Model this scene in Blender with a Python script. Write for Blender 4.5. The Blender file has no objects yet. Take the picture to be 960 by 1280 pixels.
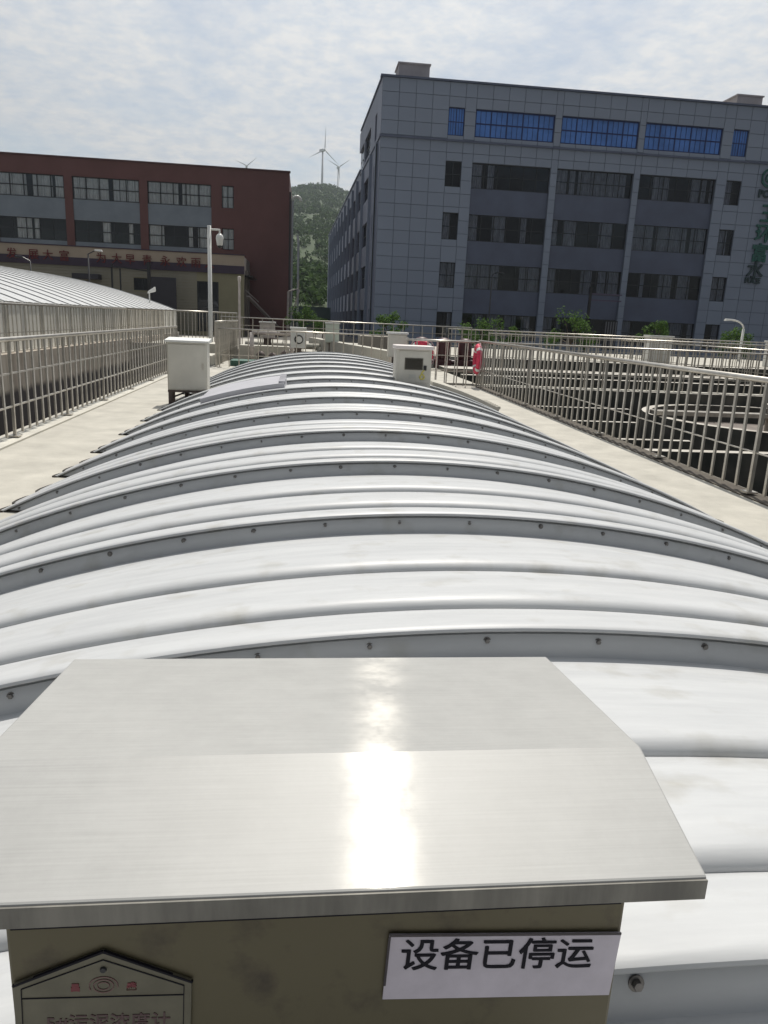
import bpy, bmesh, math, random
from math import sin, cos, pi, radians, sqrt, atan2
from mathutils import Vector, Matrix
import numpy as np

SC = bpy.context.scene
COL = SC.collection
random.seed(7)
RNG = np.random.default_rng(11)

# ------------------------------------------------------------------ camera
CAM_H = 1.52
F_PX, YAW, PITCH, ROLL = 930.0, radians(6.58), radians(14.4), radians(2.61)
fw = Vector((sin(YAW) * cos(PITCH), cos(YAW) * cos(PITCH), -sin(PITCH)))
rt0 = Vector((cos(YAW), -sin(YAW), 0)); up0 = rt0.cross(fw)
rt = rt0 * cos(ROLL) + up0 * sin(ROLL); up = up0 * cos(ROLL) - rt0 * sin(ROLL)
cd = bpy.data.cameras.new('camera'); cam = bpy.data.objects.new('camera', cd); COL.objects.link(cam)
cam.matrix_world = Matrix(((rt.x, up.x, -fw.x, 0), (rt.y, up.y, -fw.y, 0), (rt.z, up.z, -fw.z, CAM_H), (0, 0, 0, 1)))
cd.sensor_fit = 'VERTICAL'; cd.sensor_height = 36.0; cd.sensor_width = 27.0
cd.lens = F_PX / 1280 * 36.0
cd.clip_start = 0.02; cd.clip_end = 12000
SC.camera = cam

# ------------------------------------------------------------------ sky
SUN_EL, SUN_AZ = radians(62.0), radians(13.0)       # azimuth measured from +Y towards +X
w = bpy.data.worlds.new('World'); SC.world = w; w.use_nodes = True
nt = w.node_tree; nt.nodes.clear()
N = nt.nodes.new; L = nt.links.new
out = N('ShaderNodeOutputWorld'); bg = N('ShaderNodeBackground'); bg.inputs['Strength'].default_value = 0.10
sky = N('ShaderNodeTexSky'); sky.sky_type = 'NISHITA'; sky.sun_disc = False
sky.sun_elevation = SUN_EL; sky.sun_rotation = SUN_AZ; sky.altitude = 50; sky.air_density = 1.2; sky.dust_density = 2.0
tc = N('ShaderNodeTexCoord'); sep = N('ShaderNodeSeparateXYZ'); L(tc.outputs['Generated'], sep.inputs[0])
mx = N('ShaderNodeMath'); mx.operation = 'MAXIMUM'; mx.inputs[1].default_value = 0.0; L(sep.outputs['Z'], mx.inputs[0])
ad = N('ShaderNodeMath'); ad.operation = 'ADD'; ad.inputs[1].default_value = 0.18; L(mx.outputs[0], ad.inputs[0])
dx = N('ShaderNodeMath'); dx.operation = 'DIVIDE'; L(sep.outputs['X'], dx.inputs[0]); L(ad.outputs[0], dx.inputs[1])
dy = N('ShaderNodeMath'); dy.operation = 'DIVIDE'; L(sep.outputs['Y'], dy.inputs[0]); L(ad.outputs[0], dy.inputs[1])
cmb = N('ShaderNodeCombineXYZ'); L(dx.outputs[0], cmb.inputs[0]); L(dy.outputs[0], cmb.inputs[1])
n1 = N('ShaderNodeTexNoise'); n1.inputs['Scale'].default_value = 1.5; n1.inputs['Detail'].default_value = 9; n1.inputs['Roughness'].default_value = .58; n1.inputs['Distortion'].default_value = .4
L(cmb.outputs[0], n1.inputs['Vector'])
r1 = N('ShaderNodeValToRGB'); r1.color_ramp.elements[0].position = .33; r1.color_ramp.elements[1].position = .55
r1.color_ramp.elements[0].color = (.30, .30, .30, 1); r1.color_ramp.elements[1].color = (.97, .97, .97, 1)
L(n1.outputs['Fac'], r1.inputs[0])
n2 = N('ShaderNodeTexNoise'); n2.inputs['Scale'].default_value = 16; n2.inputs['Detail'].default_value = 6; n2.inputs['Roughness'].default_value = .6
L(cmb.outputs[0], n2.inputs['Vector'])
r2 = N('ShaderNodeValToRGB'); r2.color_ramp.elements[0].position = .36; r2.color_ramp.elements[1].position = .62
r2.color_ramp.elements[0].color = (.80, .86, .93, 1); r2.color_ramp.elements[1].color = (1.0, 1.0, .99, 1)
L(n2.outputs['Fac'], r2.inputs[0])
# thin cloud scatters forward: brighter towards the sun, dimmer away from it
sv = (sin(SUN_AZ) * cos(SUN_EL), cos(SUN_AZ) * cos(SUN_EL), sin(SUN_EL))
dt = N('ShaderNodeVectorMath'); dt.operation = 'DOT_PRODUCT'; dt.inputs[1].default_value = sv; L(tc.outputs['Generated'], dt.inputs[0])
d0 = N('ShaderNodeMath'); d0.operation = 'MAXIMUM'; d0.inputs[1].default_value = 0; L(dt.outputs['Value'], d0.inputs[0])
d1 = N('ShaderNodeMath'); d1.operation = 'POWER'; d1.inputs[1].default_value = 1.3; L(d0.outputs[0], d1.inputs[0])
d2 = N('ShaderNodeMath'); d2.operation = 'MULTIPLY_ADD'; d2.inputs[1].default_value = 11.6; d2.inputs[2].default_value = 1.5; L(d1.outputs[0], d2.inputs[0])
clc = N('ShaderNodeVectorMath'); clc.operation = 'SCALE'; L(r2.outputs['Color'], clc.inputs[0]); L(d2.outputs[0], clc.inputs['Scale'])
mixc = N('ShaderNodeMix'); mixc.data_type = 'RGBA'
L(r1.outputs['Color'], mixc.inputs['Factor']); L(sky.outputs['Color'], mixc.inputs['A']); L(clc.outputs['Vector'], mixc.inputs['B'])
L(mixc.outputs['Result'], bg.inputs['Color']); L(bg.outputs[0], out.inputs[0])

# ------------------------------------------------------------------ sun
sd = bpy.data.lights.new('sun', 'SUN'); sd.energy = 4.8; sd.angle = radians(0.55); sd.color = (1.0, .955, .88)
sun = bpy.data.objects.new('sun', sd); COL.objects.link(sun)
sdir = Vector((sin(SUN_AZ) * cos(SUN_EL), cos(SUN_AZ) * cos(SUN_EL), sin(SUN_EL)))
sun.rotation_euler = sdir.to_track_quat('Z', 'Y').to_euler(); sun.location = sdir * 60

# ------------------------------------------------------------------ colour management / render
vs = SC.view_settings; vs.view_transform = 'Standard'; vs.look = 'None'; vs.exposure = -0.12; vs.gamma = 1; vs.use_curve_mapping = False
SC.render.engine = 'CYCLES'; SC.cycles.use_denoising = True; SC.cycles.max_bounces = 7; SC.cycles.transparent_max_bounces = 12
SC.cycles.caustics_reflective = False; SC.cycles.caustics_refractive = False

# ================================================================== materials
MATS = {}
def mat(name, col, rough=.6, metal=0.0, nscale=None, namt=.12, bump=0.0, bscale=None, spec=.5, col2=None, stretch=None, detail=5, emit=None):
    """principled material with noise variation in colour and a little bump"""
    if name in MATS: return MATS[name]
    m = bpy.data.materials.new(name); m.use_nodes = True; t = m.node_tree; p = t.nodes['Principled BSDF']
    p.inputs['Roughness'].default_value = rough; p.inputs['Metallic'].default_value = metal
    p.inputs['Specular IOR Level'].default_value = spec
    c = (*col, 1); p.inputs['Base Color'].default_value = c
    if nscale:
        co = t.nodes.new('ShaderNodeTexCoord'); mp = t.nodes.new('ShaderNodeMapping'); t.links.new(co.outputs['Object'], mp.inputs[0])
        if stretch: mp.inputs['Scale'].default_value = stretch
        nz = t.nodes.new('ShaderNodeTexNoise'); nz.inputs['Scale'].default_value = nscale; nz.inputs['Detail'].default_value = detail; nz.inputs['Roughness'].default_value = .62
        t.links.new(mp.outputs[0], nz.inputs['Vector'])
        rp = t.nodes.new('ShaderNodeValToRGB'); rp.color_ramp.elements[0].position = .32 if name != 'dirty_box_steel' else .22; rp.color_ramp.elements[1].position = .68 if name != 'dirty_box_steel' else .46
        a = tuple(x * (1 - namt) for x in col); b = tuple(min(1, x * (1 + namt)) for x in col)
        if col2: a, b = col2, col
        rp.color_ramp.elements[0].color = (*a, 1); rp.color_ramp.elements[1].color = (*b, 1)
        t.links.new(nz.outputs['Fac'], rp.inputs[0]); t.links.new(rp.outputs[0], p.inputs['Base Color'])
        if bump:
            bp = t.nodes.new('ShaderNodeBump'); bp.inputs['Strength'].default_value = bump; bp.inputs['Distance'].default_value = .02
            if bscale:
                n3 = t.nodes.new('ShaderNodeTexNoise'); n3.inputs['Scale'].default_value = bscale; n3.inputs['Detail'].default_value = 4
                t.links.new(mp.outputs[0], n3.inputs['Vector']); t.links.new(n3.outputs['Fac'], bp.inputs['Height'])
            else: t.links.new(nz.outputs['Fac'], bp.inputs['Height'])
            t.links.new(bp.outputs[0], p.inputs['Normal'])
    MATS[name] = m
    return m

M = mat
CONC = M('concrete_deck', (.40, .38, .33), .85, nscale=2.2, namt=.16, detail=12, bump=.2, bscale=60)
CONC_W = M('concrete_wall', (.34, .31, .265), .9, nscale=1.4, namt=.22, bump=.2, bscale=25)
CONC_L = M('concrete_light', (.48, .46, .40), .85, nscale=2, namt=.12, bump=.15, bscale=25)
GROUND = M('ground_asphalt', (.11, .105, .095), .9, nscale=.3, namt=.25)
STEEL_D = M('fence_steel', (.50, .47, .42), .34, metal=.85, nscale=6, namt=.18)
WHITE_P = M('white_paint', (.66, .66, .63), .45, nscale=4, namt=.06)
CREAM_P = M('cream_box_paint', (.58, .555, .485), .45, nscale=3, namt=.07)
BLACK = M('black_plastic', (.015, .015, .017), .5)
INK = M('black_ink', (.012, .011, .016), .8, spec=.2)
REDINK = M('red_ink', (.16, .03, .035), .6)
DARKGL = M('dark_window', (.02, .018, .012), .15)
REDP = M('red_fabric', (.62, .035, .085), .6, nscale=18, namt=.3)
YELLOW = M('yellow_tape', (.62, .55, .12), .6)
RUST = M('dark_machine', (.10, .075, .065), .7, nscale=6, namt=.4)
GREENP = M('green_machine', (.035, .10, .075), .6, nscale=5, namt=.2)
PINKISH = M('pale_machine', (.50, .45, .42), .6, nscale=5, namt=.15)

def mat_frp():
    """white-grey fibreglass: faint streaks of dirt along the fall of the arch"""
    m = bpy.data.materials.new('fibreglass_cover'); m.use_nodes = True; t = m.node_tree; p = t.nodes['Principled BSDF']
    co = t.nodes.new('ShaderNodeTexCoord'); oi = t.nodes.new('ShaderNodeObjectInfo')
    off = t.nodes.new('ShaderNodeVectorMath'); off.operation = 'ADD'
    sc = t.nodes.new('ShaderNodeMath'); sc.operation = 'MULTIPLY'; sc.inputs[1].default_value = 40; t.links.new(oi.outputs['Random'], sc.inputs[0])
    t.links.new(co.outputs['Object'], off.inputs[0]); t.links.new(sc.outputs[0], off.inputs[1])
    mp = t.nodes.new('ShaderNodeMapping'); mp.inputs['Scale'].default_value = (1.2, 9, 3); t.links.new(off.outputs[0], mp.inputs[0])
    n = t.nodes.new('ShaderNodeTexNoise'); n.inputs['Scale'].default_value = 1.6; n.inputs['Detail'].default_value = 7; n.inputs['Roughness'].default_value = .65
    t.links.new(mp.outputs[0], n.inputs['Vector'])
    rp = t.nodes.new('ShaderNodeValToRGB'); rp.color_ramp.elements[0].position = .28; rp.color_ramp.elements[1].position = .62
    rp.color_ramp.elements[0].color = (.40, .408, .414, 1); rp.color_ramp.elements[1].color = (.475, .482, .484, 1)
    t.links.new(n.outputs['Fac'], rp.inputs[0])
    v = t.nodes.new('ShaderNodeTexNoise'); v.inputs['Scale'].default_value = 7; v.inputs['Detail'].default_value = 8; t.links.new(off.outputs[0], v.inputs['Vector'])
    r2 = t.nodes.new('ShaderNodeValToRGB'); r2.color_ramp.elements[0].position = .56; r2.color_ramp.elements[1].position = .80
    r2.color_ramp.elements[0].color = (1, 1, 1, 1); r2.color_ramp.elements[1].color = (.80, .775, .72, 1); t.links.new(v.outputs['Fac'], r2.inputs[0])
    mu = t.nodes.new('ShaderNodeMix'); mu.data_type = 'RGBA'; mu.blend_type = 'MULTIPLY'; mu.inputs['Factor'].default_value = 1
    t.links.new(rp.outputs[0], mu.inputs['A']); t.links.new(r2.outputs[0], mu.inputs['B'])
    t.links.new(mu.outputs['Result'], p.inputs['Base Color'])
    p.inputs['Roughness'].default_value = .46; p.inputs['Specular IOR Level'].default_value = .4
    n4 = t.nodes.new('ShaderNodeTexNoise'); n4.inputs['Scale'].default_value = 2.2; n4.inputs['Detail'].default_value = 3; t.links.new(mp.outputs[0], n4.inputs['Vector'])
    bp = t.nodes.new('ShaderNodeBump'); bp.inputs['Strength'].default_value = .25; bp.inputs['Distance'].default_value = .01
    t.links.new(n4.outputs['Fac'], bp.inputs['Height']); t.links.new(bp.outputs[0], p.inputs['Normal'])
    return m
FRP = mat_frp()

def mat_brushed(name, base, rough, aniso):
    m = bpy.data.materials.new(name); m.use_nodes = True; t = m.node_tree; p = t.nodes['Principled BSDF']
    co = t.nodes.new('ShaderNodeTexCoord'); mp = t.nodes.new('ShaderNodeMapping'); mp.inputs['Scale'].default_value = (3, 160, 160); t.links.new(co.outputs['Object'], mp.inputs[0])
    n = t.nodes.new('ShaderNodeTexNoise'); n.inputs['Scale'].default_value = 3; n.inputs['Detail'].default_value = 6; t.links.new(mp.outputs[0], n.inputs['Vector'])
    d = t.nodes.new('ShaderNodeTexNoise'); d.inputs['Scale'].default_value = 14; d.inputs['Detail'].default_value = 8; d.inputs['Roughness'].default_value = .7; t.links.new(co.outputs['Object'], d.inputs['Vector'])
    a = t.nodes.new('ShaderNodeMath'); a.operation = 'ADD'; t.links.new(n.outputs['Fac'], a.inputs[0]); t.links.new(d.outputs['Fac'], a.inputs[1])
    mr = t.nodes.new('ShaderNodeMapRange'); mr.inputs['From Min'].default_value = .7; mr.inputs['From Max'].default_value = 1.3
    mr.inputs['To Min'].default_value = rough - .012; mr.inputs['To Max'].default_value = rough + .02
    t.links.new(a.outputs[0], mr.inputs['Value']); t.links.new(mr.outputs[0], p.inputs['Roughness'])
    rp = t.nodes.new('ShaderNodeValToRGB'); rp.color_ramp.elements[0].position = .3; rp.color_ramp.elements[1].position = .7
    rp.color_ramp.elements[0].color = (*[x * .80 for x in base], 1); rp.color_ramp.elements[1].color = (*base, 1)
    hm = t.nodes.new('ShaderNodeMath'); hm.operation = 'MULTIPLY'; hm.inputs[1].default_value = .5; t.links.new(a.outputs[0], hm.inputs[0])
    t.links.new(hm.outputs[0], rp.inputs[0]); t.links.new(rp.outputs[0], p.inputs['Base Color'])
    p.inputs['Metallic'].default_value = .05; p.inputs['Specular IOR Level'].default_value = .3
    # two brushed-metal lobes: a tight one and a longer, weaker streak across the brushing
    cx = t.nodes.new('ShaderNodeCombineXYZ'); cx.inputs[0].default_value = 1.0; last = p.outputs[0]
    for rr, an, wt in ((.155, .74, .045), (.28, .74, .016)):
        g = t.nodes.new('ShaderNodeBsdfAnisotropic'); g.distribution = 'BECKMANN'; g.inputs['Color'].default_value = (1.0, .96, .88, 1)
        g.inputs['Roughness'].default_value = rr; g.inputs['Anisotropy'].default_value = an; t.links.new(cx.outputs[0], g.inputs['Tangent'])
        ms = t.nodes.new('ShaderNodeMixShader'); ms.inputs[0].default_value = wt
        if rr > .2:                                   # smudges break up the long streak
            wm = t.nodes.new('ShaderNodeMapRange'); wm.inputs['From Min'].default_value = .38; wm.inputs['From Max'].default_value = .62; wm.inputs['To Min'].default_value = wt * .25; wm.inputs['To Max'].default_value = wt * 1.6
            t.links.new(d.outputs['Fac'], wm.inputs['Value']); t.links.new(wm.outputs[0], ms.inputs[0])
        t.links.new(last, ms.inputs[1]); t.links.new(g.outputs[0], ms.inputs[2]); last = ms.outputs[0]
    t.links.new(last, t.nodes['Material Output'].inputs[0])
    return m
BRUSHED = mat_brushed('brushed_stainless', (.385, .383, .368), .5, 0)
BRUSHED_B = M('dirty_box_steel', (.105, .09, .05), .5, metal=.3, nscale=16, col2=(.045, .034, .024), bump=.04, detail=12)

# ================================================================== mesh helpers
class MB:
    def __init__(s): s.v = []; s.f = []
    def add(s, vs, fs):
        o = len(s.v); s.v += [tuple(p) for p in vs]; s.f += [tuple(i + o for i in q) for q in fs]; return s
    def box(s, x0, x1, y0, y1, z0, z1):
        return s.add([(x0, y0, z0), (x1, y0, z0), (x1, y1, z0), (x0, y1, z0), (x0, y0, z1), (x1, y0, z1), (x1, y1, z1), (x0, y1, z1)],
                     [(0, 3, 2, 1), (4, 5, 6, 7), (0, 1, 5, 4), (1, 2, 6, 5), (2, 3, 7, 6), (3, 0, 4, 7)])
    def tube(s, p0, p1, r0, r1=None, n=8, cap=True):
        r1 = r0 if r1 is None else r1
        p0 = Vector(p0); p1 = Vector(p1); d = (p1 - p0).normalized()
        a = Vector((0, 0, 1)) if abs(d.z) < .9 else Vector((1, 0, 0)); u = d.cross(a).normalized(); v = d.cross(u)
        vs = []
        for p, r in ((p0, r0), (p1, r1)):
            for k in range(n):
                t = 2 * pi * k / n; vs.append(p + u * (r * cos(t)) + v * (r * sin(t)))
        fs = [(k, (k + 1) % n, n + (k + 1) % n, n + k) for k in range(n)]
        if cap: fs += [tuple(range(n - 1, -1, -1)), tuple(range(n, 2 * n))]
        return s.add(vs, fs)
    def path(s, pts, r, n=8):
        for a, b in zip(pts[:-1], pts[1:]): s.tube(a, b, r, r, n)
        return s
    def bar(s, p0, p1, wdt, hgt):
        """rectangular bar between two points (wdt horizontal, hgt vertical)"""
        p0 = Vector(p0); p1 = Vector(p1); d = (p1 - p0).normalized()
        a = Vector((0, 0, 1)) if abs(d.z) < .95 else Vector((0, 1, 0)); u = d.cross(a).normalized() * wdt / 2; v = u.cross(d).normalized() * hgt / 2
        vs = [p + q for p in (p0, p1) for q in (-u - v, u - v, u + v, -u + v)]
        return s.add(vs, [(0, 1, 2, 3), (7, 6, 5, 4), (0, 4, 5, 1), (1, 5, 6, 2), (2, 6, 7, 3), (3, 7, 4, 0)])
    def lathe(s, c, prof, n=20, cap=True):
        vs = []
        for r, z in prof:
            for k in range(n):
                t = 2 * pi * k / n; vs.append((c[0] + r * cos(t), c[1] + r * sin(t), c[2] + z))
        fs = []
        for i in range(len(prof) - 1):
            for k in range(n):
                fs.append((i * n + k, i * n + (k + 1) % n, (i + 1) * n + (k + 1) % n, (i + 1) * n + k))
        if cap:
            fs.append(tuple(range(n - 1, -1, -1))); fs.append(tuple(range((len(prof) - 1) * n, len(prof) * n)))
        return s.add(vs, fs)
    def mesh(s, name):
        me = bpy.data.meshes.new(name); me.from_pydata(s.v, [], s.f); me.update(); return me

def link(name, data, parent=None, m=None, smooth=False, loc=None, bevel=0, rot=None):
    if m is not None and not data.materials: data.materials.append(m)
    o = bpy.data.objects.new(name, data); COL.objects.link(o)
    if parent is not None: o.parent = parent
    if loc is not None: o.location = loc
    if rot is not None: o.rotation_euler = rot
    if smooth:
        for p in data.polygons: p.use_smooth = True
    if bevel:
        b = o.modifiers.new('bevel', 'BEVEL'); b.width = bevel; b.segments = 2; b.limit_method = 'ANGLE'; b.angle_limit = radians(40)
    return o

def tag(o, label=None, cat=None, group=None, kind=None):
    if label: o['label'] = label
    if cat: o['category'] = cat
    if group: o['group'] = group
    if kind: o['kind'] = kind
    return o

def empty(name, loc=(0, 0, 0), label=None, cat=None, group=None, rz=0):
    o = bpy.data.objects.new(name, None); COL.objects.link(o); o.location = loc; o.rotation_euler = (0, 0, rz); o.empty_display_size = .2
    return tag(o, label, cat, group)

def part(name, mb, m, parent=None, smooth=False, bevel=0):
    return link(name, mb.mesh(name), parent, m, smooth, bevel=bevel)

def boxpart(name, m, parent, *b, bevel=0): return part(name, MB().box(*b), m, parent, bevel=bevel)

def structure(name, mb, m):
    o = part(name, mb, m); o['kind'] = 'structure'; return o

def text_mesh(body, size, extrude=.002, bold=0.0, align='CENTER'):
    c = bpy.data.curves.new('lettering', 'FONT'); c.body = body; c.size = size; c.extrude = extrude; c.offset = bold; c.align_x = align; c.align_y = 'CENTER'; c.resolution_u = 3
    o = bpy.data.objects.new('tmp_text', c); COL.objects.link(o)
    bpy.context.view_layer.update()
    me = bpy.data.meshes.new_from_object(o.evaluated_get(bpy.context.evaluated_depsgraph_get()))
    bpy.data.objects.remove(o); bpy.data.curves.remove(c)
    me.materials.clear(); me.name = 'lettering'
    return me

# ================================================================== ground, hill
SITE = (-30.0, 27.0, -7.0, 44.0)          # the sunken tank area left out of the ground sheet
def build_ground():
    X = [-4000, SITE[0], SITE[1], 4000]; Y = [-4000, SITE[2], SITE[3], 4000]; mb = MB()
    for i in range(3):
        for j in range(3):
            if i == 1 and j == 1: continue
            mb.add([(X[i], Y[j], -.3), (X[i + 1], Y[j], -.3), (X[i + 1], Y[j + 1], -.3), (X[i], Y[j + 1], -.3)], [(0, 1, 2, 3)])
    structure('ground', mb, GROUND)
build_ground()

def hill_z(x, y):
    u = np.clip((y - 150.0) / 1150.0, 0, 1)
    t = .157 * (np.sin(u * pi / 2) ** .62)
    az = x / np.maximum(y, 1)
    crest = 1.0 - np.minimum(36 * (az - .0167) ** 2, .45 + .0 * az)
    z = 1.5 + y * t * crest
    z += np.minimum(y - 150, 200) / 200 * (5 * np.sin(x * .021 + 1) * np.sin(y * .013) + 2.5 * np.sin(x * .055 + y * .03)) * (1 - u) 
    far = np.clip((y - 1300) / 1200, 0, 1)
    z = np.where(y > 1300, z * (1 - far) ** 2 , z)
    return np.where(y < 150.5, -1.0, np.maximum(z - 1.5 * (y < 160), -1.0))

def build_hill():
    xs = np.concatenate([np.linspace(-1500, -240, 20), np.linspace(-200, 260, 70), np.linspace(320, 1600, 20)])
    ys = np.concatenate([np.linspace(150, 600, 60), np.linspace(615, 1300, 45), np.linspace(1340, 2500, 14)])
    XX, YY = np.meshgrid(xs, ys); ZZ = hill_z(XX, YY)
    v = np.stack([XX.ravel(), YY.ravel(), ZZ.ravel()], 1); nx = len(xs); f = []
    for j in range(len(ys) - 1):
        for i in range(nx - 1):
            a = j * nx + i; f.append((a, a + 1, a + nx + 1, a + nx))
    me = bpy.data.meshes.new('hill'); me.from_pydata(v.tolist(), [], f); me.update()
    o = link('hill', me, None, M('hill_grass', (.06, .085, .032), .95, nscale=.02, namt=.4, col2=(.03, .05, .02), detail=9), smooth=True)
    o['kind'] = 'structure'
build_hill()

def leaf_mat(name, a, b):
    m = bpy.data.materials.new(name); m.use_nodes = True; t = m.node_tree; p = t.nodes['Principled BSDF']
    g = t.nodes.new('ShaderNodeNewGeometry'); rp = t.nodes.new('ShaderNodeValToRGB')
    rp.color_ramp.elements[0].color = (*a, 1); rp.color_ramp.elements[1].color = (*b, 1)
    t.links.new(g.outputs['Random Per Island'], rp.inputs[0]); t.links.new(rp.outputs[0], p.inputs['Base Color'])
    p.inputs['Roughness'].default_value = .85; p.inputs['Specular IOR Level'].default_value = .12
    tr = t.nodes.new('ShaderNodeBsdfTranslucent'); t.links.new(rp.outputs[0], tr.inputs['Color'])
    ms = t.nodes.new('ShaderNodeMixShader'); ms.inputs[0].default_value = .3
    o = t.nodes['Material Output']; t.links.new(p.outputs[0], ms.inputs[1]); t.links.new(tr.outputs[0], ms.inputs[2]); t.links.new(ms.outputs[0], o.inputs[0])
    return m
LEAF_HILL = leaf_mat('hill_foliage', (.018, .042, .012), (.062, .105, .030))
LEAF = leaf_mat('bush_foliage', (.03, .075, .018), (.12, .20, .05))

def leaf_quads(centers, normals, size):
    """one quad per centre facing roughly along its normal; returns verts, faces"""
    n = len(centers); nn = normals + RNG.normal(0, .55, (n, 3)); nn /= np.linalg.norm(nn, axis=1)[:, None]
    a = RNG.normal(0, 1, (n, 3)); u = np.cross(nn, a); u /= np.linalg.norm(u, axis=1)[:, None]; v = np.cross(nn, u)
    s = np.broadcast_to(np.asarray(size), (n,)) * RNG.uniform(.6, 1.3, n); u *= s[:, None]; v *= (s * .7)[:, None]
    vs = np.stack([centers - u, centers - v * .8, centers + u, centers + v * .8], 1).reshape(-1, 3)
    return vs

def mesh_quads(name, vs):
    n = len(vs) // 4; me = bpy.data.meshes.new(name)
    me.vertices.add(n * 4); me.vertices.foreach_set('co', vs.astype(np.float32).ravel())
    me.loops.add(n * 4); me.loops.foreach_set('vertex_index', np.arange(n * 4, dtype=np.int32))
    me.polygons.add(n); me.polygons.foreach_set('loop_start', np.arange(0, n * 4, 4, dtype=np.int32))
    me.update(); me.validate(); return me

def build_hill_woods():
    P = []
    y = 155.0
    allv = []
    while y < 1290:
        step = 3.4 + y * .008; wx0, wx1 = -.16 * y, .22 * y
        n = int((wx1 - wx0) / (2.6 + y * .0055))
        xs = RNG.uniform(wx0, wx1, n); ys = y + RNG.uniform(-step, step, n); zs = hill_z(xs, ys)
        for x_, y_, z_ in zip(xs, ys, zs):
            if sin(x_ * .05 + 2) * sin(y_ * .021) + .6 * sin(x_ * .13 + y_ * .05) > 1.25: continue   # clearings
            r = (1.5 + y_ * .0018) * random.uniform(.6, 1.5); k = 34 if y_ < 400 else 20
            d = RNG.normal(0, 1, (k, 3)); d /= np.linalg.norm(d, axis=1)[:, None]; d[:, 2] = np.abs(d[:, 2]) * 1.0
            c = np.array([x_, y_, z_ + r * .25]) + d * np.array([r, r, r * 1.15]) * RNG.uniform(.7, 1.05, (k, 1))
            allv.append(leaf_quads(c, d, r * .42))
        y += step
    me = mesh_quads('hillside_woods', np.concatenate(allv))
    o = link('hillside_woods', me, None, LEAF_HILL)
    tag(o, 'dense green wood covering the hillside between the two buildings', 'woods', kind='stuff')
build_hill_woods()

# ------------------------------------------------------------------ wind turbines
def turbine(loc, tower, blade, ang0, label, yawz):
    t = empty('wind_turbine', loc, label, 'wind turbine', 'wind turbines on the hill', rz=yawz)
    wp = M('turbine_white', (.55, .56, .57), .5, nscale=.05, namt=.05)
    part('tower', MB().lathe((0, 0, 0), [(2.3, -20), (2.0, 0), (1.2, tower)], 12), wp, t, True)
    part('nacelle', MB().box(-1.9, 1.9, -4, 7, tower - .5, tower + 3.4), wp, t, bevel=.6)
    h = MB(); h.tube((0, -4, tower + 1.5), (0, -6.5, tower + 1.5), 1.7, .5, 10); part('hub', h, wp, t, True)
    for k in range(3):
        a = ang0 + k * 2 * pi / 3; d = Vector((sin(a), 0, cos(a))); e = Vector((cos(a), 0, -sin(a))); o = Vector((0, -5.2, tower + 1.5)); b = MB(); ring = []
        for s, wd in ((.02, 1.0), (.12, 1.9), (.5, 1.2), (1, .25)):
            c = o + d * blade * s; ring += [c - e * wd * .4, c + Vector((0, -.35 * wd, 0)), c + e * wd * .6, c + Vector((0, .35 * wd, 0))]
        fs = [(0, 1, 2, 3), (15, 14, 13, 12)]
        for i in range(3):
            for j in range(4): fs.append((i * 4 + j, i * 4 + (j + 1) % 4, i * 4 + 4 + (j + 1) % 4, i * 4 + 4 + j))
        b.add(ring, fs); part('blade', b, wp, t)
def hz(x, y): return float(hill_z(np.array([x]), np.array([y]))[0])
for tx, ty, hub, bl, a0, yz, lb in (
        (24.5, 1270, 253.5, 34, 2, 35, 'tallest white wind turbine on the hilltop, one blade straight up'),
        (58.5, 1500, 272.0, 26, 55, 10, 'smaller white wind turbine right of the tallest one on the hill'),
        (-117.0, 1600, 281.0, 25, 50, 8, 'wind turbine whose blades just peek over the maroon roof')):
    zb = hz(tx, ty); turbine((tx, ty, zb), hub - zb, bl, radians(a0), lb, radians(yz))

# ================================================================== the treatment works: decks, basins, walls
def slab(name, x0, x1, y0, y1, z1, th=.25, m=CONC):
    return structure(name, MB().box(x0, x1, y0, y1, z1 - th, z1), m)
slab('walkway_left', -3.55, -2.12, -6, 19.75, 0, 2.2)
slab('walkway_right', 3.40, 4.60, -6, 19.0, 0, 2.2)
slab('walkway_end', -3.55, 4.60, 19.755, 26.0, -.004, 2.2)
slab('basin_floor', SITE[0], SITE[1], SITE[2], SITE[3], -2.3, .2, M('wet_basin_floor', (.05, .048, .04), .5, nscale=1, namt=.3))

def mat_water(name, col, rough):
    m = bpy.data.materials.new(name); m.use_nodes = True; t = m.node_tree; p = t.nodes['Principled BSDF']
    co = t.nodes.new('ShaderNodeTexCoord'); n = t.nodes.new('ShaderNodeTexNoise'); n.inputs['Scale'].default_value = 3; n.inputs['Detail'].default_value = 6
    t.links.new(co.outputs['Object'], n.inputs['Vector']); rp = t.nodes.new('ShaderNodeValToRGB'); rp.color_ramp.elements[0].position = .35; rp.color_ramp.elements[1].position = .65
    rp.color_ramp.elements[0].color = (*[c * .6 for c in col], 1); rp.color_ramp.elements[1].color = (*[c * 1.5 for c in col], 1)
    t.links.new(n.outputs['Fac'], rp.inputs[0]); t.links.new(rp.outputs[0], p.inputs['Base Color']); p.inputs['Roughness'].default_value = rough; p.inputs['Specular IOR Level'].default_value = .35
    b = t.nodes.new('ShaderNodeBump'); b.inputs['Strength'].default_value = .3; b.inputs['Distance'].default_value = .03; t.links.new(n.outputs['Fac'], b.inputs['Height']); t.links.new(b.outputs[0], p.inputs['Normal'])
    return m
SLUDGE = mat_water('dark_sludge_water', (.018, .017, .015), .35)
structure('water_left', MB().box(-6.6, -3.55, -6, 30, -2.2, -1.9), SLUDGE)
structure('water_right', MB().box(4.60, 26.5, -6, 19.0, -2.2, -1.25), SLUDGE)

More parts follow.
